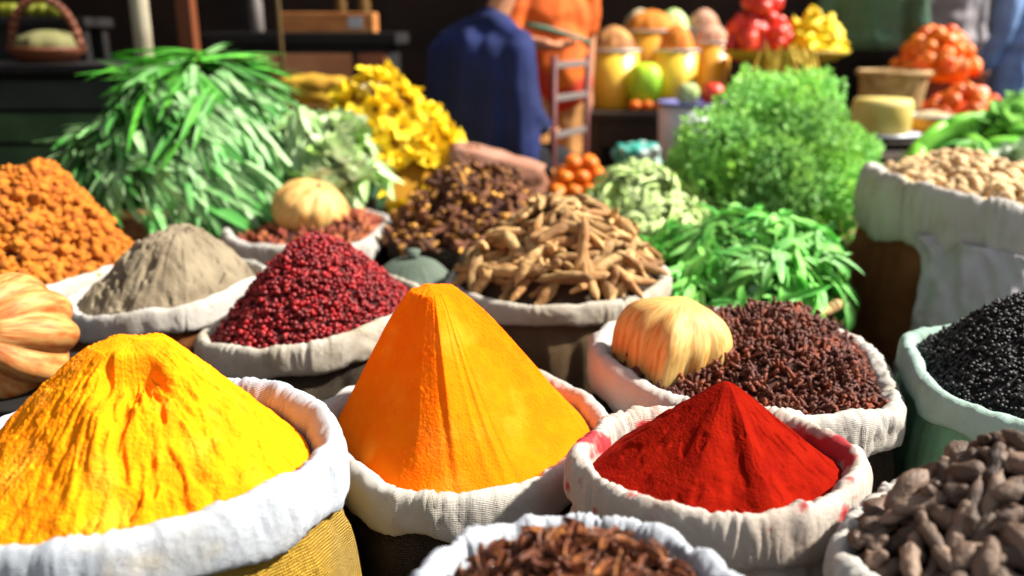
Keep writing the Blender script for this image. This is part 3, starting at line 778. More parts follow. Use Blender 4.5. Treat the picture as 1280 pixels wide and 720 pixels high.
dr = mk('plastic_drape', V, Fc, M['whitebody'], sp['root'], uv=uv); sd = dr.modifiers.new('s', 'SOLIDIFY'); sd.thickness = .006

# ------------------------------------------------------------------ baskets and greens
def basket(c, r, zrim, h, m, label, group=None, name='wicker_basket'):
    root = empty(name, (c[0], c[1], zrim-h), label=label, cat='basket', group=group)
    V = []; Fc = []; rows, seg = 40, 180
    for i in range(rows+1):
        t = i/rows
        for j in range(seg):
            a = TAU*j/seg; rr = r*(.82+.18*t)+.004*sin(j*PI/2.5+(i//2)*PI)*1.0
            V.append((rr*cos(a), rr*sin(a), h*t))
    for i in range(rows):
        for j in range(seg):
            k = (j+1) % seg; Fc.append((i*seg+j, i*seg+k, (i+1)*seg+k, (i+1)*seg+j))
    Fc.append(tuple(reversed(range(seg)))); Fc.append(tuple(rows*seg+j for j in range(seg)))
    mk('woven_wall', V, Fc, m, root)
    V = []; Fc = []; seg = 120
    for j in range(seg):
        a = TAU*j/seg
        for k in range(10):
            b = TAU*k/10; rr = .015*(1+.15*sin(a*60)); V.append(((r+.004+rr*cos(b))*cos(a), (r+.004+rr*cos(b))*sin(a), h+rr*sin(b)))
    for j in range(seg):
        for k in range(10): Fc.append((j*10+k, ((j+1) % seg)*10+k, ((j+1) % seg)*10+(k+1) % 10, j*10+(k+1) % 10))
    mk('rim', V, Fc, M['wickerlight'] if m is M['wicker'] else m, root)
    return root
def leaf_geo(V, Fc, p, d, n, L, W, droop=.5, curl=.3, seg=6, rnd=random):
    """one leaf: folded, curved strip"""
    s = d.cross(n).normalized(); b = len(V); q = Vector(p); dd = Vector(d); nn = Vector(n)
    for i in range(seg+1):
        t = i/seg; w = W*(sin(PI*min(1, t*.93+.07))**.7)*(1 if t < 1 else 0)+.0006
        V += [q+s*w+nn*w*curl, q+nn*0, q-s*w+nn*w*curl]
        q = q+dd*(L/seg); dd = (dd+Vector((0, 0, -droop/seg))).normalized(); nn = s.cross(dd)*-1 if s.cross(dd).dot(nn) < 0 else s.cross(dd)
    for i in range(seg):
        Fc.append((b+i*3, b+i*3+1, b+i*3+4, b+i*3+3)); Fc.append((b+i*3+1, b+i*3+2, b+i*3+5, b+i*3+4))
def bunch_mesh(name, m, n, L, W, spread=.5, seed=0, droop=.4, th=.05, stems=True):
    rnd = random.Random(seed); V = []; Fc = []
    for k in range(n):
        d = Vector((1, rnd.uniform(-spread, spread), rnd.uniform(-.15, .45))).normalized()
        nn = Vector((rnd.uniform(-.4, .4), rnd.uniform(-.5, .5), 1)); nn = (nn-d*nn.dot(d)).normalized()
        leaf_geo(V, Fc, Vector((rnd.uniform(-.3, .3)*L, rnd.uniform(-th, th), rnd.uniform(0, th))), d, nn, L*rnd.uniform(.7, 1.15), W*rnd.uniform(.6, 1.2), droop*rnd.uniform(.1, 2.0), rnd.uniform(-.2, .7))
    me = bpy.data.meshes.new(name); me.from_pydata([tuple(v) for v in V], [], Fc); me.polygons.foreach_set('use_smooth', [True]*len(me.polygons)); me.materials.append(m); return me
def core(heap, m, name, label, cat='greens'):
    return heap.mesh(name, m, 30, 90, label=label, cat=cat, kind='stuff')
M['leafcore'] = mat('shaded_leaf_mass', (.006, .028, .006), .9, (.012, .05, .01), 20)  # darkened leaf colour: shade between leaves painted onto the core mounds
# leaf basket
LB = Vector((-1.10, 2.78, .55)); basket(LB, .37, .55, .26, M['wicker'], 'round wicker basket under the long-leaved greens')
bm = bmesh.new(); root = empty('low_bench', (LB.x, LB.y, 0), label='low dark bench carrying the basket of long-leaved greens', cat='bench')
box(bm, (0, 0, .27), (.86, .5, .034)); bobj('bench_top', bm, M['wooddark'], root, False)
for sx in (-1, 1):
    for sy in (-1, 1):
        bm = bmesh.new(); box(bm, (sx*.37, sy*.2, .126), (.05, .05, .252)); bobj('leg', bm, M['wooddark'], root, False)
ap = at_y(250, 98, 2.86)
hlb = Heap(circ((LB.x+.05, LB.y), .33, .56), ap, cone(.45, .85), rough=bump(.03, 6)); core(hlb, M['leafcore'], 'leaf_core', 'shaded inner leaves of the long-leaved greens')
BM = [bunch_mesh('leaf_bunch', M['leaf'], 16, .185, .0125, .30, k, .5) for k in range(5)]
pile(BM, 'leaf_bunch', hlb, 105, 'bunch of long silvery green leaves in the wicker basket', 'leafy greens', 'silvery leaf bunches in the basket', lift=(-.01, .02), tilt=.5, tmax=1.02, out=.05, tpow=.45, front=.5, spin=.35, bias=(.5, -.25, -.2))
SM = [bunch_mesh('green_stalk_bunch', M['leafdark'], 20, .24, .009, .3, k+20, .35, th=.04) for k in range(4)]
class Sub:   # upper half of a heap
    def __init__(s, h, tm): s.h, s.tm = h, tm
    def pos(s, a, t): return s.h.pos(a, t*s.tm)+Vector((0, 0, .015))
    def normal(s, a, t): return s.h.normal(a, t*s.tm)
pile(SM, 'green_stalk_bunch', Sub(hlb, .5), 34, 'bunch of thin bright green stalks on top of the silvery leaves', 'green stalks', 'green stalk bunches on the leaf pile', lift=(-.0, .02), tilt=.2, tmax=1, out=.05)
# lettuce crate with pale leaves
cr = Vector((-.62, 2.86)); 
crate('wooden_crate', (cr.x, cr.y, 0), (.34, .34, .54), M['wooddark'], 'near-black crate under the pale lettuce heads', slats=6)
hle = Heap(circ(cr, .20, .52), at_y(385, 150, 2.88), cone(.5, .9), rough=bump(.02, 8)); core(hle, M['leafcore'], 'leaf_core', 'shaded inner leaves under the lettuce heads')
PL = [bunch_mesh('pale_leaf_bunch', M['leafpale'], 14, .14, .020, .7, k+50, .6) for k in range(4)]
pile(PL, 'pale_leaf_bunch', hle, 36, 'bunch of pale yellow-green leaves right of the silvery leaf basket', 'leafy greens', 'pale leaf bunches on the crate', lift=(-.01, .02), tilt=.3, tmax=1.05, out=.05)
def lettuce_mesh(seed, m=None, r=.065):
    rnd = random.Random(seed); V = []; Fc = []
    for k in range(26):
        a = k*2.4; e = k/26
        d = Vector((cos(a)*(.2+e), sin(a)*(.2+e), 1.1-e)).normalized(); n = Vector((-cos(a), -sin(a), .6+e)); n = (n-d*n.dot(d)).normalized()
        leaf_geo(V, Fc, Vector((cos(a)*.01, sin(a)*.01, 0)), d, n, r*rnd.uniform(1.3, 1.7), r*.55, -.2, .7)
    me = bpy.data.meshes.new('lettuce_head'); me.from_pydata([tuple(v) for v in V], [], Fc); me.polygons.foreach_set('use_smooth', [True]*len(me.polygons)); me.materials.append(m or M['lettuce']); return me
lm = [lettuce_mesh(k) for k in range(2)]
for i, (px, py, y) in enumerate(((418, 190, 2.68), (440, 215, 2.70), (400, 228, 2.62), (430, 158, 2.80))):
    o = mesh_obj('lettuce_head', lm[i % 2], None, label='pale lettuce head beside the yellow blossoms', cat='lettuce', group='lettuce heads beside the yellow blossoms'); o.location = at_y(px, py+14, y); o.rotation_euler = (U(-.4, .6), U(-.4, .4), U(0, 6))
# yellow blossoms
FB = Vector((-.43, 3.12)); basket(FB, .27, .50, .40, M['wicker'], 'wicker basket under the yellow squash blossoms', name='wicker_basket')
crate('wooden_crate', (FB.x, FB.y, 0), (.4, .4, .095), M['wooddark'], 'low near-black crate under the basket of yellow blossoms', slats=1)
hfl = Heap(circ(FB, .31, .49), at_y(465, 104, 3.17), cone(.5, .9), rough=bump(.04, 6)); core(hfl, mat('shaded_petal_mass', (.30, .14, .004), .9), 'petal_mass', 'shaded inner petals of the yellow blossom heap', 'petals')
def blossom(seed, m, L=.062):
    rnd = random.Random(seed); V = []; Fc = []
    for k in range(6):
        a = TAU*k/6; d = Vector((cos(a)*.6, sin(a)*.6, .8)).normalized(); n = Vector((-cos(a), -sin(a), .8)); n = (n-d*n.dot(d)).normalized()
        leaf_geo(V, Fc, Vector((0, 0, 0)), d, n, L*rnd.uniform(.8, 1.1), L*.36, .9, .25)
    nb = len(Fc); bm = bmesh.new(); ball(bm, (0, 0, .010), .009, sub=1); bm.verts.index_update(); vv, ff = bm_data(bm); b = len(V); V += vv; Fc += [tuple(b+i for i in f) for f in ff]
    me = bpy.data.meshes.new('squash_blossom'); me.from_pydata([tuple(v) for v in V], [], Fc); me.materials.append(m); me.materials.append(M['brownheart'])
    me.polygons.foreach_set('material_index', [0]*nb+[1]*(len(Fc)-nb)); me.polygons.foreach_set('use_smooth', [True]*len(Fc)); return me
FM = [blossom(k, M['petal']) for k in range(4)]
pile(FM, 'yellow_blossom', hfl, 170, 'yellow blossom heaped in the basket in front of the navy-shirted person', 'blossom', 'yellow blossoms in the basket', lift=(-.01, .03), tilt=.8, tmax=1.05)
hcr = Heap(circ(FB, .29, .49), at_y(462, 108, 3.25), cone(.5, .9))
for (px, py, m_, lb, sc_) in ((468, 118, M['petalwhite'], 'cream blossom lying on top of the yellow blossoms', .9), (462, 165, M['petalred'], 'crimson blossom among the yellow blossoms', .75), (487, 180, M['petalwhite'], 'cream blossom in the middle of the yellow blossom heap', 1)):
    o = mesh_obj('blossom', blossom(9, m_), None, label=lb, cat='blossom'); o.location = at_y(px, py, 2.98 if py > 150 else 3.08); o.rotation_euler = (.9, .2, 0); o.scale = (sc_,)*3
# pale green florets
PG = Vector((.40, 2.62)); basket(PG, .22, .44, .3, M['wicker'], 'wicker basket heaped with pale green shoots')
crate('wooden_crate', (PG.x, PG.y, 0), (.32, .32, .135), M['wooddark'], 'low crate under the basket of pale green shoots', slats=2)
hpg = Heap(circ(PG, .235, .43), at_y(795, 222, 2.64), cone(.5, .8), rough=bump(.02, 8)); core(hpg, M['palegreen'], 'shoot_mass', 'dense mass under the pale green shoots')
QM = [bunch_mesh('pale_shoot_bunch', M['palegreen'], 26, .06, .007, 1.4, k+80, 1.5, th=.03) for k in range(4)]
pile(QM, 'pale_shoot_bunch', hpg, 90, 'tangle of pale green shoots in the basket beside the parsley', 'shoots', 'pale green shoots in the basket', lift=(-.005, .02), tilt=.6, tmax=1.05, front=.5)
# leafy beans basket
LG = Vector((.61, 2.17)); basket(LG, .255, .40, .3, M['wicker'], 'wicker basket under the bright green leaves behind the cloves')
crate('wooden_crate', (LG.x, LG.y, 0), (.36, .36, .095), M['wooddark'], 'low crate under the basket of bright green leaves', slats=1)
hlg = Heap(circ(LG, .25, .40), at_y(950, 285, 2.20), cone(.6, .8), rough=bump(.03, 7)); core(hlg, M['leafcore'], 'leaf_core', 'shaded inner leaves of the bright green leaf basket')
GM = [bunch_mesh('green_leaf_bunch', M['leafgreen'], 14, .098, .010, 1.1, k+110, .7, th=.04) for k in range(5)]
pile(GM, 'green_leaf_bunch', hlg, 75, 'bunch of bright green leaves behind the clove sack', 'leafy greens', 'bright green leaf bunches behind the cloves', lift=(-.01, .025), tilt=.55, tmax=1.05, out=.05, front=.6, spin=1.4)
# parsley
HB = Vector((.95, 2.88)); basket(HB, .30, .40, .3, M['wicker'], 'wicker basket under the tall parsley bunches')
crate('wooden_crate', (HB.x, HB.y, 0), (.4, .4, .095), M['wooddark'], 'low crate under the basket of tall parsley', slats=1)
def parsley_mesh(seed, R=.15, n=1500):
    rnd = random.Random(seed); V = []; Fc = []
    for k in range(n):
        while 1:
            v = Vector((rnd.uniform(-1, 1), rnd.uniform(-1, 1), rnd.uniform(-.9, 1)))
            if .45 < v.length < 1: break
        v *= 1+.25*noise.noise(v*2.3+Vector((seed, 0, 0)))
        p = v*R; d = (v+Vector((rnd.uniform(-.9, .9), rnd.uniform(-.9, .9), rnd.uniform(-.6, .9)))).normalized()
        n_ = Vector((rnd.uniform(-1, 1), rnd.uniform(-1, 1), rnd.uniform(0, 1))); n_ = (n_-d*n_.dot(d)).normalized(); s = d.cross(n_)
        L = rnd.uniform(.016, .030); w = L*.6; b = len(V)
        V += [p, p+d*L*.5+s*w+n_*w*.3, p+d*L*.62+s*w*.35, p+d*L, p+d*L*.62-s*w*.35, p+d*L*.5-s*w+n_*w*.3]
        Fc += [(b, b+1, b+2), (b, b+2, b+3, b+4), (b, b+4, b+5)]
    for k in range(40):
        v = Vector((rnd.uniform(-.7, .7), rnd.uniform(-.7, .7), rnd.uniform(-.2, .8)))*R; b = len(V); w = .0016
        r0 = Vector((v.x*.15, v.y*.15, -R*1.3))
        V += [r0+Vector((w, 0, 0)), r0+Vector((-w, w, 0)), r0+Vector((0, -w, 0)), v+Vector((w, 0, 0)), v+Vector((-w, w, 0)), v+Vector((0, -w, 0))]
        Fc += [(b, b+1, b+4, b+3), (b+1, b+2, b+5, b+4), (b+2, b, b+3, b+5)]
    me = bpy.data.meshes.new('parsley_bunch'); me.from_pydata([tuple(v) for v in V], [], Fc); me.materials.append(M['herb']); return me
HM = [parsley_mesh(k) for k in range(3)]
for i, (px, py, y, s) in enumerate(((905, 190, 2.78, 1), (1000, 180, 2.80, 1.1), (950, 150, 2.9, 1.05), (968, 225, 2.68, 1), (890, 245, 2.74, .9), (1035, 250, 2.74, 1), (1010, 130, 3.0, .8), (930, 275, 2.66, .85), (1050, 205, 2.9, .9), (1000, 280, 2.7, .8), (870, 215, 2.95, .8), (965, 180, 3.02, 1.0))):
    o = mesh_obj('parsley_bunch', HM[i % 3], None, label='bushy parsley bunch in the tall green heap', cat='herbs', group='parsley bunches in the tall heap')
    o.location = at_y(px, py, y); o.scale = (s,)*3; o.rotation_euler = (U(-.3, .3), U(-.3, .3), U(0, 6))

# ------------------------------------------------------------------ stalls in the background
def table(name, x0, x1, y0, y1, z, label, m=None, legs=True, cat='table'):
    root = empty(name, ((x0+x1)/2, (y0+y1)/2, 0), label=label, cat=cat); m = m or M['table']
    w, d = x1-x0, y1-y0
    bm = bmesh.new(); box(bm, (0, 0, z-.02), (w, d, .04)); bobj('table_top', bm, m, root, False)
    for sx in (-1, 1):
        for sy in (-1, 1):
            bm = bmesh.new(); box(bm, (sx*(w/2-.05), sy*(d/2-.05), (z-.04)/2), (.055, .055, z-.042)); bobj('leg', bm, m, root, False)
    bm = bmesh.new(); box(bm, (0, -d/2+.03, z-.11), (w-.16, .02, .14)); bobj('apron', bm, m, root, False)
    return root
def tub(c, r, h, m, label, group=None, taper=.88, rim=None, name='tub', cat='tub'):
    root = empty(name, c, label=label, cat=cat, group=group)
    V, Fc = lathe([(r*taper*.97, 0), (r*taper, .006), (r, h-.012), (r*.93, h-.012), (r*taper*.9, h*.3)], 40); mk('tub_wall', V, Fc, m, root)
    V, Fc = lathe([(r*.99, h-.012), (r*1.05, h-.012), (r*1.06, h), (r*.95, h), (r*.94, h-.01)], 40); mk('rim', V, Fc, rim or m, root)
    return root
def fruit_mesh(name, r, m, s=(1, 1, .92), dim=True):
    V = []; Fc = []; rows, seg = 14, 22
    for i in range(rows+1):
        ph = PI*i/rows
        for j in range(seg):
            a = TAU*j/seg; rr = r*sin(ph)*(1+.04*sin(a*5)*sin(ph)); z = r*cos(ph)*s[2]-(r*.18*math.exp(-(ph/.35)**2) if dim else 0)
            V.append((rr*cos(a)*s[0], rr*sin(a)*s[1], z))
    for i in range(rows):
        for j in range(seg): k = (j+1) % seg; Fc.append((i*seg+j, (i+1)*seg+j, (i+1)*seg+k, i*seg+k))
    me = bpy.data.meshes.new(name); me.from_pydata([tuple(v) for v in V], [], Fc); me.polygons.foreach_set('use_smooth', [True]*len(me.polygons)); me.materials.append(m); return me
def stack(mesh, name, c, nbase, r, label, cat, group, levels=4, sq=.8):
    """pyramid of round fruit resting layer upon layer"""
    x, y, z = c; out = []
    for lv in range(levels):
        n = nbase-lv; m2 = max(1, int(round(n*sq)))
        if n <= 0: break
        for i in range(n):
            for j in range(m2):
                o = mesh_obj(name, mesh, None, label=label, cat=cat, group=group)
                o.location = (x+(i-(n-1)/2)*r*2.0+U(-.1, .1)*r, y+(j-(m2-1)/2)*r*1.95+U(-.1, .1)*r, z+r*.92+lv*r*1.5)
                o.rotation_euler = (U(-.5, .5), U(-.5, .5), U(0, 6)); out.append(o)
    return out
def heap_fruits(meshes, name, c, r, h, n, label, cat, group, lift=(0, .02)):
    hp_ = Heap(circ(c, r*.86, c[2]), Vector((c[0], c[1], c[2]+h*.9)), cone(.5, .85)); hp_.mesh(name+'_mass', meshes[0].materials[0], 16, 40, label='inner mass under the '+group, cat=cat, kind='stuff')
    return pile(meshes, name, hp_, n, label, cat, group, lift=(.004, .03), tilt=.8, tmax=1.08, tpow=.5)

# orange fruit basket
OB = at_y(725, 245, 3.30); basket(OB, .13, .44, .12, M['wicker'], 'small basket of orange fruit behind the dried roots')
crate('wooden_crate', (OB.x, OB.y, 0), (.3, .3, .315), M['wooddark'], 'near-black crate under the small basket of orange fruit', slats=4)
stack(fruit_mesh('orange_fruit', .032, M['fruit']), 'orange_fruit', (OB.x, OB.y, .44), 4, .032, 'orange fruit in the small basket behind the roots', 'fruit', 'orange fruits in the small basket', 3, .9)
# pinkish package
p = at_y(620, 215, 2.92)
crate('wooden_crate', (p.x, p.y, 0), (.36, .24, p.z-.11), M['wooddark'], 'near-black crate behind the dried flowers under the paper package', slats=5, open_=False)
pk = lumpy('paper_package', (p.x, p.y, p.z-.01), (.33, .20, .15), M['package'], 'pinkish brown paper package slumped behind the dried flowers', 'package', ry=.25, amp=.12)
for k in range(7):
    q = at_y(572+k*9, 186+(k % 3)*8, 2.86); 
hpk = Heap(circ((p.x-.10, p.y-.04), .085, p.z-.03), Vector((p.x-.10, p.y-.04, p.z+.085)), cone(.6))
pile([root_mesh('ginger_piece', .07, .016, 90+k, fork=1, m=mat('ginger', (.26, .11, .05), .8, (.16, .06, .03), 20)) for k in range(2)], 'ginger_piece', hpk, 22, 'brown ginger piece on the pinkish paper package', 'ginger', 'ginger pieces on the paper package', lift=(0, .01), tilt=.4)

# tub counter
table('market_table', .38, 1.32, 4.35, 5.1, .665, 'dark market table under the yellow tubs')
def food(c, r, h, m, label, name='grain_heap'):
    V, Fc = lathe([(r*.92, 0), (r*.9, h*.15), (r*.66, h*.62), (r*.34, h*.9), (r*.08, h)], 40, .14, 4, c[0]); o = mk(name, V, Fc, m, label=label, cat='grain heap'); o.location = c; return o
def tub_at(px, pyb, pyt, hwpx, y, m, z=.667, **k):
    q = at_y(px, pyb, y); dpt = depth(q); r = hwpx*dpt/F; top = at_y(px, pyt, y-r)
    tub((q.x, y, z), r, top.z-z, m, **k); return Vector((q.x, y, top.z-.012)), r
M['grainorange'] = mat('orange_grain', (.62, .21, .015), .8, (.5, .13, .01), 30, .9, 40); M['grainbrown'] = mat('toasted_grain', (.52, .26, .07), .8, (.25, .09, .03), 16, .9, 40)
M['grainwhite'] = mat('cream_grain', (.50, .42, .26), .8, (.42, .28, .14), 10, .9, 40); M['grainpink'] = mat('pinkish_grain', (.52, .30, .20), .8, (.36, .16, .08), 10, .9, 40)
c1, r1 = tub_at(764, 133, 62, 32, 4.62, M['tub'], label='yellow tub nearest the orange-clad person', rim=M['tubwhite'], group='yellow tubs on the dark table')
food(c1, r1, .13, M['grainbrown'], 'toasted brown grain heaped over the yellow tub nearest the orange-clad person')
c2, r2 = tub_at(842, 125, 62, 27, 4.70, M['tub'], label='yellow tub in the middle behind the white bucket', rim=M['tubwhite'], group='yellow tubs on the dark table')
food(c2, r2*.9, .14, M['grainorange'], 'orange grain heaped over the middle yellow tub')
c3, r3 = tub_at(885, 118, 52, 24, 4.85, M['tuborange'], label='amber tub with white rim near the red fruit tray', rim=M['tubwhite'], group='yellow tubs on the dark table')
food(c3, r3, .10, M['grainpink'], 'pinkish grain heaped over the amber tub')
q = at_y(812, 55, 4.98); 
tub((q.x, 4.98, .667), .17, .40, M['tuborange'], label='tall amber tub at the back of the dark table', rim=M['tubwhite']); food(Vector((q.x, 4.98, 1.055)), .17, .12, M['grainorange'], 'orange grain heaped over the tall amber tub')
q = at_y(806, 100, 4.50); o = mesh_obj('melon', fruit_mesh('melon', .10, M['limefruit'], (1, 1, 1.25)), None, label='lime green melon between the yellow tubs', cat='melon'); o.location = (q.x, 4.50, .667+.125)
q = at_y(810, 128, 4.42)
for k in range(3):
    o = mesh_obj('orange_fruit', fruit_mesh('small_fruit', .03, M['fruit']), None, label='orange fruit in front of the lime green melon', cat='fruit', group='orange fruits by the melon'); o.location = (q.x-.07+k*.065, 4.40, .667+.029)
# bowls on the rear shelf
table('rear_table', .55, 1.5, 5.2, 5.75, .98, 'taller dark table behind the yellow tubs')
for px, m_, lb in ((800, M['grainwhite'], 'cream'), (842, M['palegreen'], 'pale green'), (880, M['grainpink'], 'pinkish')):
    q = at_y(px, 20, 5.4); tub((q.x, 5.4, .982), .11, .10, M['tubwhite'], label='white bowl of %s goods on the taller table' % lb, name='bowl', cat='bowl', taper=.6); food(Vector((q.x, 5.4, 1.07)), .11, .12, m_, lb+' goods heaped in the white bowl on the taller table')
# white bucket
q = at_y(860, 203, 4.05); crate('wooden_crate', (q.x, 4.05, 0), (.36, .36, q.z-.012), M['wooddark'], 'near-black crate under the white bucket', slats=5, open_=False)
b_r = 40*depth(q)/F; tz = at_y(860, 132, 4.05-b_r).z
tub((q.x, 4.05, q.z+.006), b_r, tz-q.z, M['tubwhite'], label='white bucket with violet-blue rim left of the parsley', rim=M['bluerim'], taper=.93, name='bucket', cat='bucket')
for dx, m_, nm, lb in ((.085, M['redfruit'], 'tomato', 'red tomato on the rim of the white bucket'), (-.03, M['palegreen'], 'cabbage', 'pale green cabbage on top of the white bucket')):
    o = mesh_obj(nm, fruit_mesh(nm, .055, m_, (1, 1, 1)), None, label=lb, cat=nm); o.location = (q.x+dx, 4.0, tz+.045)
# small dark shelf line and teal bag
q = at_y(795, 214, 3.55); crate('wooden_crate', (q.x, 3.55, 0), (.3, .26, q.z-.03), M['wooddark'], 'near-black crate under the teal and white bag', slats=4, open_=False)
lumpy('plastic_bag', (q.x, 3.55, q.z+.045), (.17, .14, .13), M['teal'], 'crumpled teal and white plastic bag behind the pale shoots', 'bag', amp=.35, seed=4)
# tray stand with red and yellow fruit
TC = at_y(980, 62, 4.5)
root = empty('tray_stand', (TC.x, TC.y, 0), label='round olive tray on a straw-wrapped pedestal with red and yellow fruit', cat='stand')
V, Fc = lathe([(.20, TC.z-.07), (.31, TC.z-.02), (.325, TC.z), (.30, TC.z-.006), (.05, TC.z-.012)], 48); mk('tray', V, Fc, M['trayolive'], root)
V, Fc = lathe([(.15, .0), (.13, .3), (.095, TC.z-.18), (.12, TC.z-.071)], 30, .1, 3, 2); V = [(v[0]+.05, v[1], v[2]) for v in V]; mk('pedestal', V, Fc, M['straw'], root)
heap_fruits([fruit_mesh('red_fruit', .042, M['redfruit'])], 'red_fruit', (TC.x-.135, TC.y, TC.z), .15, .30, 46, 'bright red fruit piled on the olive tray', 'fruit', 'red fruits on the tray', (0, .01))
YM = [root_mesh('yellow_fruit', .13, .024, 130+k, m=M['yellowfruit'], knob=.15) for k in range(3)]
heap_fruits(YM, 'yellow_fruit', (TC.x+.14, TC.y-.01, TC.z), .15, .16, 44, 'long yellow fruit piled on the olive tray', 'fruit', 'yellow fruits on the tray', (0, .025))
# yellow weeds / flowers stems beneath
wm = bunch_mesh('yellow_flower_bunch', M['straw'], 16, .2, .012, .5, 300, .2)
for i, px in enumerate((945, 965, 1005)):
    o = mesh_obj('yellow_flower_bunch', wm, None, label='bunch of straw-yellow stems behind the parsley', cat='flowers', group='straw-yellow bunches behind the parsley'); o.location = at_y(px, 128, 3.25); o.rotation_euler = (0, -1.2, i*1.3)
# right counter
table('market_table', 1.62, 3.3, 3.65, 4.75, .60, 'dark market table under the cheese and the orange fruit trays')
q = at_y(1101, 150, 3.85); V, Fc = lathe([(.118, 0), (.128, .01), (.13, .12), (.12, .148), (.04, .152)], 48); ch = mk('cheese_wheel', V, Fc, M['cheese'], label='pale yellow cheese wheel on the right table', cat='cheese'); 
V, Fc = lathe([(.10, 0), (.17, .012), (.175, .02), (.02, .016)], 40); pl = mk('enamel_plate', V, Fc, M['whiteplate'], label='white enamel plate under the pale yellow cheese', cat='plate'); pl.location = (q.x, 3.85, .602); ch.location = (q.x, 3.85, .602+.020)
q = at_y(1116, 100, 4.3); basket((q.x, 4.3), .16, .602+.26, .255, M['wickerlight'], 'straight pale wicker basket behind the cheese')
q = at_y(1165, 140, 3.95); tub((q.x, 3.95, .602), .10, .09, M['tuborange'], label='small amber bowl beside the cheese', name='bowl', cat='bowl', taper=.85, rim=M['tubwhite']); food(Vector((q.x, 3.95, .68)), .09, .03, M['grainwhite'], 'cream grain in the small amber bowl')
q = at_y(1205, 128, 4.2); root = empty('fruit_tray', (q.x, 4.2, .602), label='round tray carrying the lower heap of red-orange fruit', cat='tray'); V, Fc = lathe([(.2, 0), (.24, .04), (.245, .05), (.22, .045), (.05, .02)], 40); mk('tray_dish', V, Fc, M['wicker'], root)
OM = [fruit_mesh('orange_fruit', .036, M['redorange'])]
heap_fruits(OM, 'red_orange_fruit', (q.x, 4.2, .64), .20, .15, 60, 'red-orange fruit on the lower round tray', 'fruit', 'red-orange fruits on the lower tray', (0, .01))
q = at_y(1168, 88, 4.55)
crate('wooden_crate', (q.x, 4.55, .602), (.40, .26, q.z-.62), M['wood'], 'brown crate lifting the upper heap of orange fruit', slats=2, open_=False)
heap_fruits([fruit_mesh('orange_fruit', .038, M['fruit']), fruit_mesh('orange_fruit', .038, M['redorange'])], 'orange_fruit', (q.x, 4.55, q.z), .21, .21, 70, 'orange fruit on the upper heap above the tray', 'fruit', 'orange fruits on the upper heap', (0, .01))
# green gourds on the nearer right table
table('market_table', 1.45, 2.6, 2.78, 3.5, .585, 'dark market table under the long green gourds')
GG = [root_mesh('long_gourd', .36, .034, 160+k, m=M['cucumber'], knob=.1, seg=16) for k in range(3)]
hgg = Heap(circ((1.95, 3.12), .40, .59, .75), Vector((1.95, 3.2, .73)), cone(.7, .8), rough=bump(.01, 5)); core(hgg, M['leafcore'], 'leaf_core', 'shaded leaves under the long green gourds')
pile(GG, 'long_gourd', hgg, 40, 'long green gourd on the table behind the peanuts', 'gourd', 'long green gourds behind the peanuts', lift=(.0, .03), tilt=.12)
pile(GM, 'green_leaf_bunch', hgg, 26, 'bunch of green leaves among the long gourds', 'leafy greens', 'green leaf bunches among the gourds', lift=(.0, .03), tilt=.3)
hw_ = at_y(1262, 142, 3.3)
for k, (px, py, y, s) in enumerate(((1255, 150, 3.15, 1.3), (1285, 138, 3.2, 1.4))):
    o = mesh_obj('lettuce_head', lettuce_mesh(30+k, M['herb'], .07), None, label='dark-hearted lettuce head at the right edge', cat='lettuce', group='lettuce heads at the right edge'); o.location = at_y(px, py+18, y); o.scale = (s,)*3; o.rotation_euler = (.5, 0, k)
o = mesh_obj('cauliflower', lettuce_mesh(40, mat('white_cauliflower', (.55, .6, .48), .7, (.3, .5, .2), 9), .065), None, label='white cauliflower behind the peanut sack', cat='cauliflower'); o.location = at_y(1268, 212, 2.84); o.rotation_euler = (.6, 0, 0)

# left: green planked cabinet, basket, post
root = empty('market_cabinet', (-2.45, 3.95, 0), label='dark green planked cabinet at the left edge', cat='cabinet')
zt = at_y(60, 92, 3.6).z
bm = bmesh.new(); box(bm, (0, .03, zt/2), (1.56, .6, zt)); bobj('carcass', bm, M['wooddark'], root, False)
z = .03
for k in range(6):
    hgt = (zt-.05)/6; mm = M['greygreenpaint'] if k == 5 else M['greenpaint']
    bm = bmesh.new(); box(bm, (0, -.285, z+hgt/2), (1.5, .025, hgt-.018), bev=.006); bobj('plank', bm, mm, root, False); z += hgt
bm = bmesh.new(); box(bm, (0, -.02, zt+.02), (1.64, .72, .036)); bobj('cabinet_top', bm, M['wooddark'], root, False)
for sx in (-.77,):
    pass
q = at_y(60, 70, 3.75)
root = empty('handled_basket', (q.x, 3.75, zt+.04), label='dark arched-handle basket with cream cloth on the green cabinet', cat='basket')
V, Fc = lathe([(.11, 0), (.15, .05), (.155, .065), (.14, .06), (.05, .04)], 40); mk('woven_bowl', V, Fc, M['wood'], root)
bm = bmesh.new(); pr = None
for k in range(17):
    a = PI*k/16; pp = Vector((-.145*cos(a), 0, .06+.20*sin(a)))
    if pr is not None: tube(bm, pr, pp, .018, .018, 8)
    pr = pp
bobj('handle', bm, M['wood'], root)
V, Fc = lathe([(.13, .05), (.11, .10), (.05, .125), (.01, .13)], 30, .3, 4, 3); o = mk('folded_cloth', V, Fc, mat('olive_cream_cloth', (.14, .13, .05), .9), label='olive-cream cloth inside the arched-handle basket', cat='cloth'); o.location = (q.x+.02, 3.75, zt+.045)
for k, (px, py) in enumerate(((6, 12), (40, 4), (62, 10))):
    q = at_y(px, py, 3.95); 
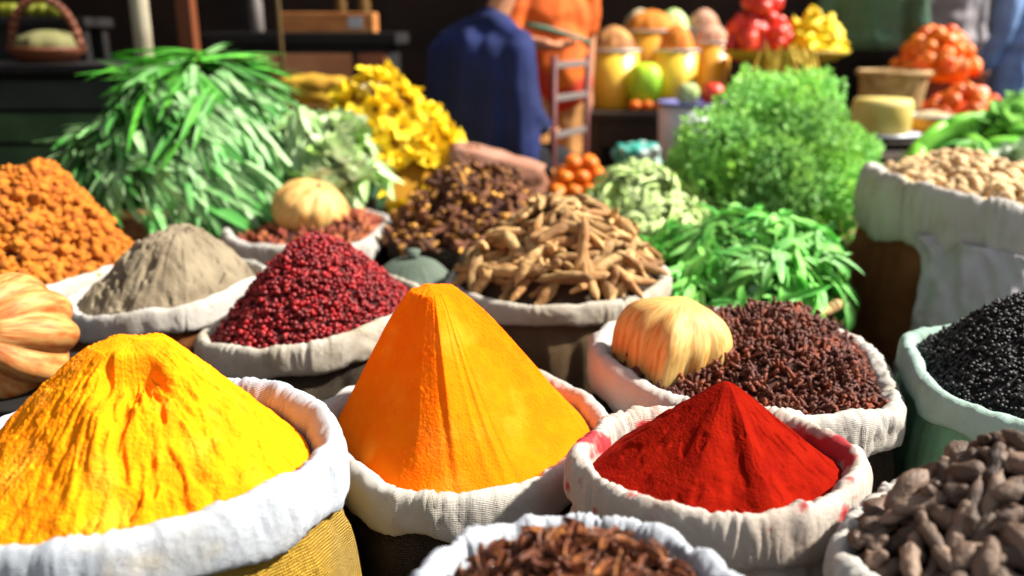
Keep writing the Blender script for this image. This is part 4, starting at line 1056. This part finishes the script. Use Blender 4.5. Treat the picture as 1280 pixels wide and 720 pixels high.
# hanging yellow-green fruit above the cabinet: on a hanging shelf
sh = at_y(30, 14, 4.05)
table('wall_shelf', -3.0, -1.9, 3.92, 4.2, sh.z-.03, 'near-black shelf frame above the green cabinet carrying yellow-green fruit', M['wooddark'], cat='shelf')
fm = fruit_mesh('lime_fruit', .036, mat('yellow_green_fruit', (.16, .17, .01), .6))
for px in (-30, -12, 5, 14, 38, 52, 66):
    q = at_y(px, 8, 3.98); o = mesh_obj('lime_fruit', fm, None, label='yellow-green fruit on the black shelf over the cabinet', cat='fruit', group='yellow-green fruits on the black shelf'); o.location = (q.x, 3.99, sh.z-.03+.034)
p0 = at_y(183, 90, 3.35); p1 = at_y(172, -10, 3.35); dv = (p1-p0)
bm = bmesh.new(); f0 = p0-dv*((p0.z)/dv.z); f1 = p0+dv*((2.5-p0.z)/dv.z); tube(bm, f0, f1, .034, .034, 24)
root = empty('awning_post', f0, label='cream painted post leaning above the green stalks', cat='post')
po = bobj('post_shaft', bm, M['whitepaint'], root); po.location = -f0
bm = bmesh.new(); box(bm, (0, 0, .012), (.14, .14, .024)); bobj('foot_plate', bm, M['greymetal'], root, False)

# brown cabinet with posts, shelf board
yb = 4.35
a0 = at_y(262, 60, yb).x; a1 = at_y(484, 60, yb).x; zc = at_y(380, 56, yb).z
root = empty('wooden_cabinet', ((a0+a1)/2, yb+.25, 0), label='brown wooden cabinet with door panels behind the leaf basket', cat='cabinet'); w = a1-a0
bm = bmesh.new(); box(bm, (0, 0, zc/2), (w, .48, zc)); bobj('carcass', bm, M['wooddark'], root, False)
for k, (u0, u1, m_) in enumerate(((.02, .22, M['wood']), (.25, .80, M['woodlight']), (.83, .99, M['wood']))):
    m_ = mat('cabinet_panel_%d' % k, (.52, .21, .09) if k == 1 else (.26, .075, .03), .45, (.36, .13, .05) if k == 1 else (.16, .045, .02), 3)
    bm = bmesh.new(); box(bm, (-w/2+w*(u0+u1)/2, -.25, zc/2-.01), (w*(u1-u0), .022, zc-.06), bev=.008); d_ = bobj('door_panel', bm, m_, root, False)
    bm = bmesh.new(); ball(bm, (-w/2+w*(u0+.03), -.272, zc*.7), .014); bobj('knob', bm, M['greymetal'], d_)
bm = bmesh.new(); box(bm, (0, -.01, zc+.03), (w+.1, .54, .055)); bobj('cabinet_top', bm, M['wooddark'], root, False)
for px, m_, wd, lb in ((268, mat('rust_brown_wood', (.13, .035, .01), .6), .075, 'rust-brown square timber post at the end of the brown cabinet'), (312, M['wooddark'], .06, 'near-black square timber post behind the brown cabinet')):
    q = at_y(px, 30, 4.25 if px == 268 else 4.95); bm = bmesh.new(); box(bm, (0, 0, 1.25), (wd, wd, 2.5)); o = bobj('timber_post', bm, m_, None, False, label=lb, cat='post'); o.location = (q.x if px > 268 else a0-.06, q.y, 0)
q0 = at_y(349, 30, 4.05); bm = bmesh.new(); tube(bm, (0, 0, 0), (0, 0, 2.5), .011, .011, 10); o = bobj('thin_pole', bm, mat('dull_brass', (.09, .06, .02), .5), None, label='thin brassy pole in front of the brown cabinet', cat='pole'); o.location = (q0.x, 4.05, 0)
b0 = at_y(350, 25, yb); b1 = at_y(466, 25, yb)
bm = bmesh.new(); box(bm, (0, 0, 0), ((b1-b0).length, .16, .095)); o = bobj('wooden_box', bm, M['woodlight'], None, False, label='long orange-brown wooden box lying on the brown cabinet', cat='box'); o.location = ((b0.x+b1.x)/2, yb+.10, zc+.058+.048)
o2 = o; bm = bmesh.new(); box(bm, (0, 0, 0), (.07, .004, .055), bev=0); lb_ = bobj('paper_label', bm, mat('pale_label', (.35, .36, .38), .6), o2, False); lb_.location = ((b1-b0).length/2-.09, -.083, 0)
for k, px in enumerate((250, 315, 413, 443)):
    q = at_y(px, 10, yb); V, Fc = lathe([(.03, 0), (.034, .01), (.034, .15), (.014, .2), (.014, .25), (.018, .26)], 20)
    if px > 340:
        o = mk('glass_bottle', V, Fc, mat('dark_bottle_%d' % k, (.10, .05, .01), .3), label=('amber bottle standing at the left end behind the long box' if px == 413 else 'amber bottle standing behind the pale label of the long box'), cat='bottle'); o.location = (q.x, yb+.28, zc+.058)
    elif px == 315:
        o = mk('glass_bottle', V, Fc, M['greymetal'], label='grey bottle standing left of the long wooden box', cat='bottle'); o.location = (at_y(305, 10, yb).x, yb+.2, zc+.058)
yc = at_y(392, 122, 3.75)
crate('wooden_crate', (yc.x, 3.75, 0), (.34, .26, yc.z-.04), mat('ochre_wood', (.16, .07, .02), .7), 'ochre crate under the yellow cloth bundle before the brown cabinet', slats=5, open_=False)
lumpy('cloth_bundle', (yc.x, 3.75, yc.z+.02), (.27, .2, .13), mat('mustard_cloth', (.40, .24, .01), .9, (.3, .15, .01), 8, bump2=1, b2scale=9), 'mustard yellow cloth bundle on the ochre crate', 'cloth', amp=.25, seed=2)

# ladder-back chair
def chair(c, rz, label):
    root = empty('ladder_back_chair', c, rz, label=label, cat='chair')
    for sx in (-1, 1):
        bm = bmesh.new(); tube(bm, (sx*.17, .17, 0), (sx*.17, .17, .96), .017, .015, 12); bobj('back_post', bm, M['redpaint'], root)
        bm = bmesh.new(); tube(bm, (sx*.18, -.17, 0), (sx*.18, -.17, .45), .017, .017, 12); bobj('leg', bm, M['redpaint'], root)
    for z_ in (.62, .78, .92):
        bm = bmesh.new(); box(bm, (0, .17, z_), (.33, .014, .028)); bobj('back_slat', bm, M['greymetal'], root, False)
    bm = bmesh.new(); box(bm, (0, 0, .465), (.39, .37, .03), bev=.01); bobj('seat', bm, M['woodlight'], root, False)
    for z_ in (.2, .3):
        bm = bmesh.new(); tube(bm, (-.18, -.17, z_), (.18, -.17, z_), .01); tube(bm, (-.17, -.17, z_), (-.17, .17, z_), .01); tube(bm, (.17, -.17, z_), (.17, .17, z_), .01); bobj('stretcher', bm, M['redpaint'], root)
q = at_y(672, 100, 3.95); chair((q.x, 3.95, 0), 1.05+PI, 'worn red ladder-back chair behind the navy-shirted person')

# ------------------------------------------------------------------ people
def hull(bm, a, ra, b, rb, sub=2, fl=1.0):
    t = bmesh.new(); ball(t, a, ra, sub=sub); ball(t, b, rb, sub=sub)
    r = bmesh.ops.convex_hull(t, input=t.verts[:]); 
    bmesh.ops.delete(t, geom=[g for g in r['geom_interior'] if isinstance(g, bmesh.types.BMVert)], context='VERTS')
    me = bpy.data.meshes.new('tmp'); t.to_mesh(me); t.free(); bm.from_mesh(me); bpy.data.meshes.remove(me)
def remesh(name, prims, vox, m, parent, sm=6, fold=0):
    bm = bmesh.new()
    for p_ in prims:
        if p_[0] == 'c': hull(bm, Vector(p_[1]), p_[2], Vector(p_[3]), p_[4])
        else: ball(bm, Vector(p_[1]), 1, p_[2], 3, Euler(p_[3]) if len(p_) > 3 else None)
    me = bpy.data.meshes.new(name); bm.to_mesh(me); bm.free(); o = mesh_obj(name, me, m, None)
    md = o.modifiers.new('r', 'REMESH'); md.mode = 'VOXEL'; md.voxel_size = vox; md.use_smooth_shade = True
    ms = o.modifiers.new('s', 'SMOOTH'); ms.iterations = sm; ms.factor = .5
    dg = bpy.context.evaluated_depsgraph_get(); ev = o.evaluated_get(dg); m2 = bpy.data.meshes.new_from_object(ev); m2.name = name
    o.modifiers.clear(); o.data = m2; bpy.data.meshes.remove(me)
    if fold:
        nn_ = [v.normal.copy() for v in m2.vertices]
        for v, nv in zip(m2.vertices, nn_):
            c = v.co.copy(); f = 1-abs(noise.noise((c.x*9, c.y*9, c.z*2.6)))*4; f2 = 1-abs(noise.noise((c.x*5+4, c.y*5, c.z*8)))*4
            v.co = c+nv*fold*(.7*max(-.6, f)+.5*max(-.6, f2))
    if not m2.materials: m2.materials.append(m)
    m2.polygons.foreach_set('use_smooth', [True]*len(m2.polygons)); o.parent = parent; return o
def hand_prims(w, d, side):
    """palm, four bent fingers and a thumb; w wrist, d finger direction, side thumb direction"""
    w, d, s = Vector(w), Vector(d).normalized(), Vector(side).normalized(); n = d.cross(s).normalized(); P = []
    k = w+d*.085
    for q in (-.028, -.010, .010, .027): P.append(('c', w+d*.01+s*q*.6, .016, k+s*q, .0125))
    for q, L in ((.029, .070), (.010, .080), (-.010, .074), (-.029, .058)):
        b = k+s*q; m1 = b+d*L*.45+n*.008; m2 = m1+(d*.8+n*.6).normalized()*L*.3; e = m2+(d*.5+n*.8).normalized()*L*.25
        P += [('c', b, .0095, m1, .0088), ('c', m1, .0088, m2, .008), ('c', m2, .008, e, .007)]
    t0 = w+d*.025+s*.024; t1 = t0+(s*.8+d*.6+n*.3).normalized()*.038; t2 = t1+(d*.9+s*.2+n*.3).normalized()*.030
    P += [('c', t0, .014, t1, .0105), ('c', t1, .0105, t2, .0085)]
    return P
def person(loc, rz, label, J, skin, tops, bottoms, hairlen=0, shoe=None, extra=None, group=None, scl=None):
    """J: dict of joints in local space (facing -Y)"""
    root = empty('person', loc, rz, label=label, cat='person', group=group); V3 = Vector
    if scl: root.scale = scl
    hd = V3(J['head']); nk = V3(J['neck']); ch = V3(J['chest']); pv = V3(J['pelvis'])
    P = [('e', hd, (.078, .098, .118)), ('e', hd+V3((0, -.035, -.06)), (.055, .06, .06)), ('c', nk, .058, hd+V3((0, .01, -.07)), .052),
         ('e', hd+V3((0, -.10, -.012)), (.013, .02, .028)), ('e', hd+V3((.078, .0, -.01)), (.012, .022, .033)), ('e', hd+V3((-.078, .0, -.01)), (.012, .022, .033)),
         ('e', hd+V3((0, -.092, -.058)), (.026, .012, .010)), ('e', ch, (.165, .105, .17)), ('e', (ch+pv)/2, (.14, .095, .2)), ('e', pv, (.165, .115, .12)), ('c', ch+V3((0, 0, .12)), .075, nk, .06)]
    T = [('e', ch, (.195, .135, .19)), ('e', (ch+pv)/2+V3((0, 0, .02)), (.18, .135, .22)), ('e', pv+V3((0, 0, .06)), (.19, .145, .12)), ('c', ch+V3((-.12, 0, .10)), .075, ch+V3((.12, 0, .10)), .075), ('c', ch+V3((0, 0, .12)), .09, nk+V3((0, 0, -.01)), .068)]
    B = [('e', pv, (.182, .132, .13))]; shoes = []
    for s in ('l', 'r'):
        sx = 1 if s == 'l' else -1
        sh, el, wr = V3(J['sh'+s]), V3(J['el'+s]), V3(J['wr'+s]); hp, kn, an = V3(J['hp'+s]), V3(J['kn'+s]), V3(J['an'+s])
        P += [('c', sh, .056, el, .042), ('c', el, .042, wr, .027), ('c', hp, .088, kn, .056), ('c', kn, .058, kn.lerp(an, .4), .055), ('c', kn.lerp(an, .4), .053, an, .036)]
        fd = (wr-el).normalized(); sd = V3((-sx, -.4, 0)); sd = (sd-fd*sd.dot(fd)).normalized(); P += hand_prims(wr, fd, sd)
        P += [('c', an, .035, an+V3((0, -.13, -.05)), .026)]
        cuff = el.lerp(wr, J.get('sleeve', -.3)) if J.get('sleeve', -.3) > 0 else sh.lerp(el, .75)
        T += [('c', sh+V3((0, 0, 0)), .078, el if J.get('sleeve', -.3) > 0 else cuff, .064)]
        if J.get('sleeve', -.3) > 0: T += [('c', el, .064, cuff, .05)]
        B += [('c', hp, .108, kn, .078), ('c', kn, .078, kn.lerp(an, .85), .06)]
        shoes.append((an, sx))
    if extra: T += extra
    body = remesh('body', P, .0065, skin, root, 3)
    remesh('shirt', T, .011, tops, root, 8, .007); remesh('trousers', B, .011, bottoms, root, 6, .009)
    hp_ = [('e', hd+V3((0, .022, .03)), (.090, .098, .105))]
    if hairlen: hp_.append(('c', hd+V3((0, .06, -.02)), .07, hd+V3((0, .09, -hairlen)), .045))
    remesh('hair', hp_, .009, M['hair'], root, 4)
    for an, sx in shoes: remesh('shoe', [('c', an+V3((0, .02, -.045)), .042, an+V3((0, -.13, -.055)), .036)], .009, shoe or M['wooddark'], root, 3)
    for sx in (-1, 1):
        bm = bmesh.new(); ball(bm, hd+V3((sx*.032, -.086, .012)), .0125, sub=2); bobj('eye', bm, M['eyewhite'], root)
        bm = bmesh.new(); ball(bm, hd+V3((sx*.032, -.0965, .012)), .006, (1, .5, 1), sub=2); bobj('iris', bm, M['hair'], root)
        bm = bmesh.new(); box(bm, hd+V3((sx*.034, -.094, .036)), (.036, .012, .006)); bobj('eyebrow', bm, M['hair'], root)
    bm = bmesh.new(); ball(bm, hd+V3((0, -.101, -.058)), .018, (1.1, .25, .28), 2); bobj('lips', bm, M['redcloth'], root)
    return root
def standing(h=1.0, arm=.06, sleeve=.8):
    f = lambda v: tuple(x*h for x in v)
    return dict(head=f((0, -.01, 1.60)), neck=f((0, .01, 1.44)), chest=f((0, 0, 1.24)), pelvis=f((0, 0, .95)), shl=f((.19, 0, 1.38)), shr=f((-.19, 0, 1.38)),
                ell=f((.25, .02, 1.10)), elr=f((-.25, .02, 1.10)), wrl=f((.26, -arm, .86)), wrr=f((-.26, -arm, .86)), hpl=f((.09, 0, .90)), hpr=f((-.09, 0, .90)),
                knl=f((.10, -.01, .49)), knr=f((-.10, -.01, .49)), anl=f((.10, .02, .09)), anr=f((-.10, .02, .09)), sleeve=sleeve)
# navy person, seated on a stool, back to us
q = at_y(603, 100, 3.62)
J = dict(head=(-.10, -.08, 1.33), neck=(-.05, -.02, 1.13), chest=(0, .0, .93), pelvis=(0, .03, .60), shl=(.20, .0, 1.03), shr=(-.20, .0, 1.03), ell=(.27, .0, .75), elr=(-.27, -.0, .75),
         wrl=(.20, -.24, .68), wrr=(-.20, -.24, .68), hpl=(.10, -.02, .56), hpr=(-.10, -.02, .56), knl=(.17, -.44, .50), knr=(-.17, -.44, .50), anl=(.17, -.44, .09), anr=(-.17, -.44, .09), sleeve=.75)
person((q.x, 3.62, 0), PI-.6, 'person in a loose navy blue shirt seated with back to the blossoms', J, M['skinpale'], M['navy'], M['blackcloth'],
       scl=(.88, .88, .97), extra=[('c', (.21, .02, .99), .09, (.24, .03, .60), .10), ('c', (-.21, .02, .99), .09, (-.24, .03, .60), .10), ('c', (.10, .02, .98), .13, (.10, .05, .56), .16), ('c', (-.10, .02, .98), .13, (-.10, .05, .56), .16), ('c', (.15, .0, 1.04), .08, (-.04, .0, 1.12), .075), ('c', (-.16, .0, 1.04), .08, (-.05, .0, 1.12), .075), ('c', (0, .03, .98), .15, (0, .05, .56), .17)])
root = empty('stool', (q.x, 3.62, 0), label='round wooden stool under the navy-shirted person', cat='stool')
V, Fc = lathe([(.16, .42), (.17, .43), (.17, .455), (.05, .46)], 30); mk('seat', V, Fc, M['wood'], root)
for k in range(4):
    a = PI/4+k*PI/2; bm = bmesh.new(); tube(bm, (.16*cos(a), .16*sin(a), 0), (.11*cos(a), .11*sin(a), .42), .016); bobj('leg', bm, M['wood'], root)
# person in orange, standing side-on
q = at_y(688, 60, 4.30)
J = standing(.90, .02, .0); J['sleeve'] = -.3
J['ell'] = (.21, .03, 1.02); J['wrl'] = (.20, -.0, .79); J['elr'] = (-.23, -.05, 1.02); J['wrr'] = (-.12, -.25, 1.0)
pr_ = person((q.x, 4.25, 0), .35, 'person in orange top and red-orange hem with grey-green sash behind the chair', J, M['skinpale'], M['orangecloth'], M['tan'],
             extra=[('c', (0, 0, 1.0), .17, (0, 0, .90), .19)])
remesh('sash', [('e', (0, 0, 1.05), (.215, .165, .03), (.0, .25, 0))], .01, M['greenband'], pr_, 2)
remesh('tunic_hem', [('c', (-.05, 0, .88), .165, (.05, 0, .82), .165)], .012, M['redcloth'], pr_, 4)
# people at the right
q = at_y(1092, 30, 4.95); person((q.x, 5.0, 0), PI-.3, 'person in muted green shirt and black trousers behind the yellow fruit', standing(1.0), M['skin'], M['greencloth'], M['blackcloth'])
q = at_y(1190, 30, 5.3); person((q.x, 5.35, 0), .4, 'person in pale grey shirt behind the upper orange fruit', standing(1.0, .1), M['skin'], M['greycotton'], M['greycotton'])
q = at_y(1272, 30, 5.2); person((q.x, 5.1, 0), PI+.5, 'person in sky blue clothes at the right edge', standing(.98), M['skin'], M['skyblue'], M['skyblue'])

# ------------------------------------------------------------------ ground, walls
bm = bmesh.new(); bmesh.ops.create_grid(bm, x_segments=60, y_segments=60, size=60)
bobj('ground', bm, M['ground'], None, kind='structure', label='dark trodden market ground', cat='ground')
def wall(c, s, m, label):
    bm = bmesh.new(); box(bm, (0, 0, s[2]/2), s, bev=0); o = bobj('wall', bm, m, None, False, label=label, cat='wall', kind='structure'); o.location = c; return o
wall((-1.2, 6.3, 0), (7.0, .2, 3.2), M['wall'], 'wall behind the stalls with shade put into its dark colour')
wall((5.0, 6.6, 0), (5.4, .2, 3.2), M['wallgrey'], 'grey plaster wall behind the people on the right')
wall((-4.0, 3.0, 0), (.2, 6.0, 3.2), M['wall'], 'side wall at the far left with shade put into its dark colour')
# unseen awning added overhead to darken the left stall
root = empty('shade_awning', (-3.0, 4.9, 0), label='black awning added out of view to darken the stall on the left', cat='awning')
V = []; Fc = []
for i in range(25):
    for j in range(13): V.append((-.9+1.8*i/24, -1.55+2.8*j/12, 2.55-.035*sin(i*PI/4)**2+.10*j/12))
for i in range(24):
    for j in range(12): Fc.append((i*13+j, (i+1)*13+j, (i+1)*13+j+1, i*13+j+1))
aw = mk('shade_cloth', V, Fc, M['blackcloth'], root); sd = aw.modifiers.new('s', 'SOLIDIFY'); sd.thickness = .012

# ------------------------------------------------------------------ light
EL = math.radians(45); AZ = math.radians(88)      # azimuth clockwise from +Y: sun to the right
w = bpy.data.worlds.new('World'); sc.world = w; w.use_nodes = True; nt = w.node_tree
sky = nt.nodes.new('ShaderNodeTexSky'); sky.sky_type = 'NISHITA'; sky.sun_disc = False; sky.sun_elevation = EL; sky.sun_rotation = AZ
hs = nt.nodes.new('ShaderNodeHueSaturation'); hs.inputs['Saturation'].default_value = .3; nt.links.new(sky.outputs[0], hs.inputs['Color']); nt.links.new(hs.outputs[0], nt.nodes['Background'].inputs[0]); nt.nodes['Background'].inputs[1].default_value = .062
sl = bpy.data.lights.new('sun', 'SUN'); sl.energy = 5.0; sl.angle = math.radians(3.5); sl.color = (1, .95, .87)
so = bpy.data.objects.new('sun', sl); COL.objects.link(so)
sv = Vector((sin(AZ)*cos(EL), cos(AZ)*cos(EL), sin(EL))); so.rotation_euler = sv.to_track_quat('Z', 'Y').to_euler(); so.location = (4, 0, 5)
sc.view_settings.view_transform = 'Standard'; sc.view_settings.look = 'None'; sc.view_settings.gamma = 1; sc.view_settings.exposure = 1.5
sc.cycles.max_bounces = 6; sc.cycles.diffuse_bounces = 3; sc.cycles.use_denoising = True
for i, a in enumerate(SACKS):
    for b in SACKS[i+1:]:
        d = hypot(a['c'].x-b['c'].x, a['c'].y-b['c'].y)
        if d < a['r']+b['r']: print('press', a['key'], b['key'], round(a['r']+b['r']-d, 3))
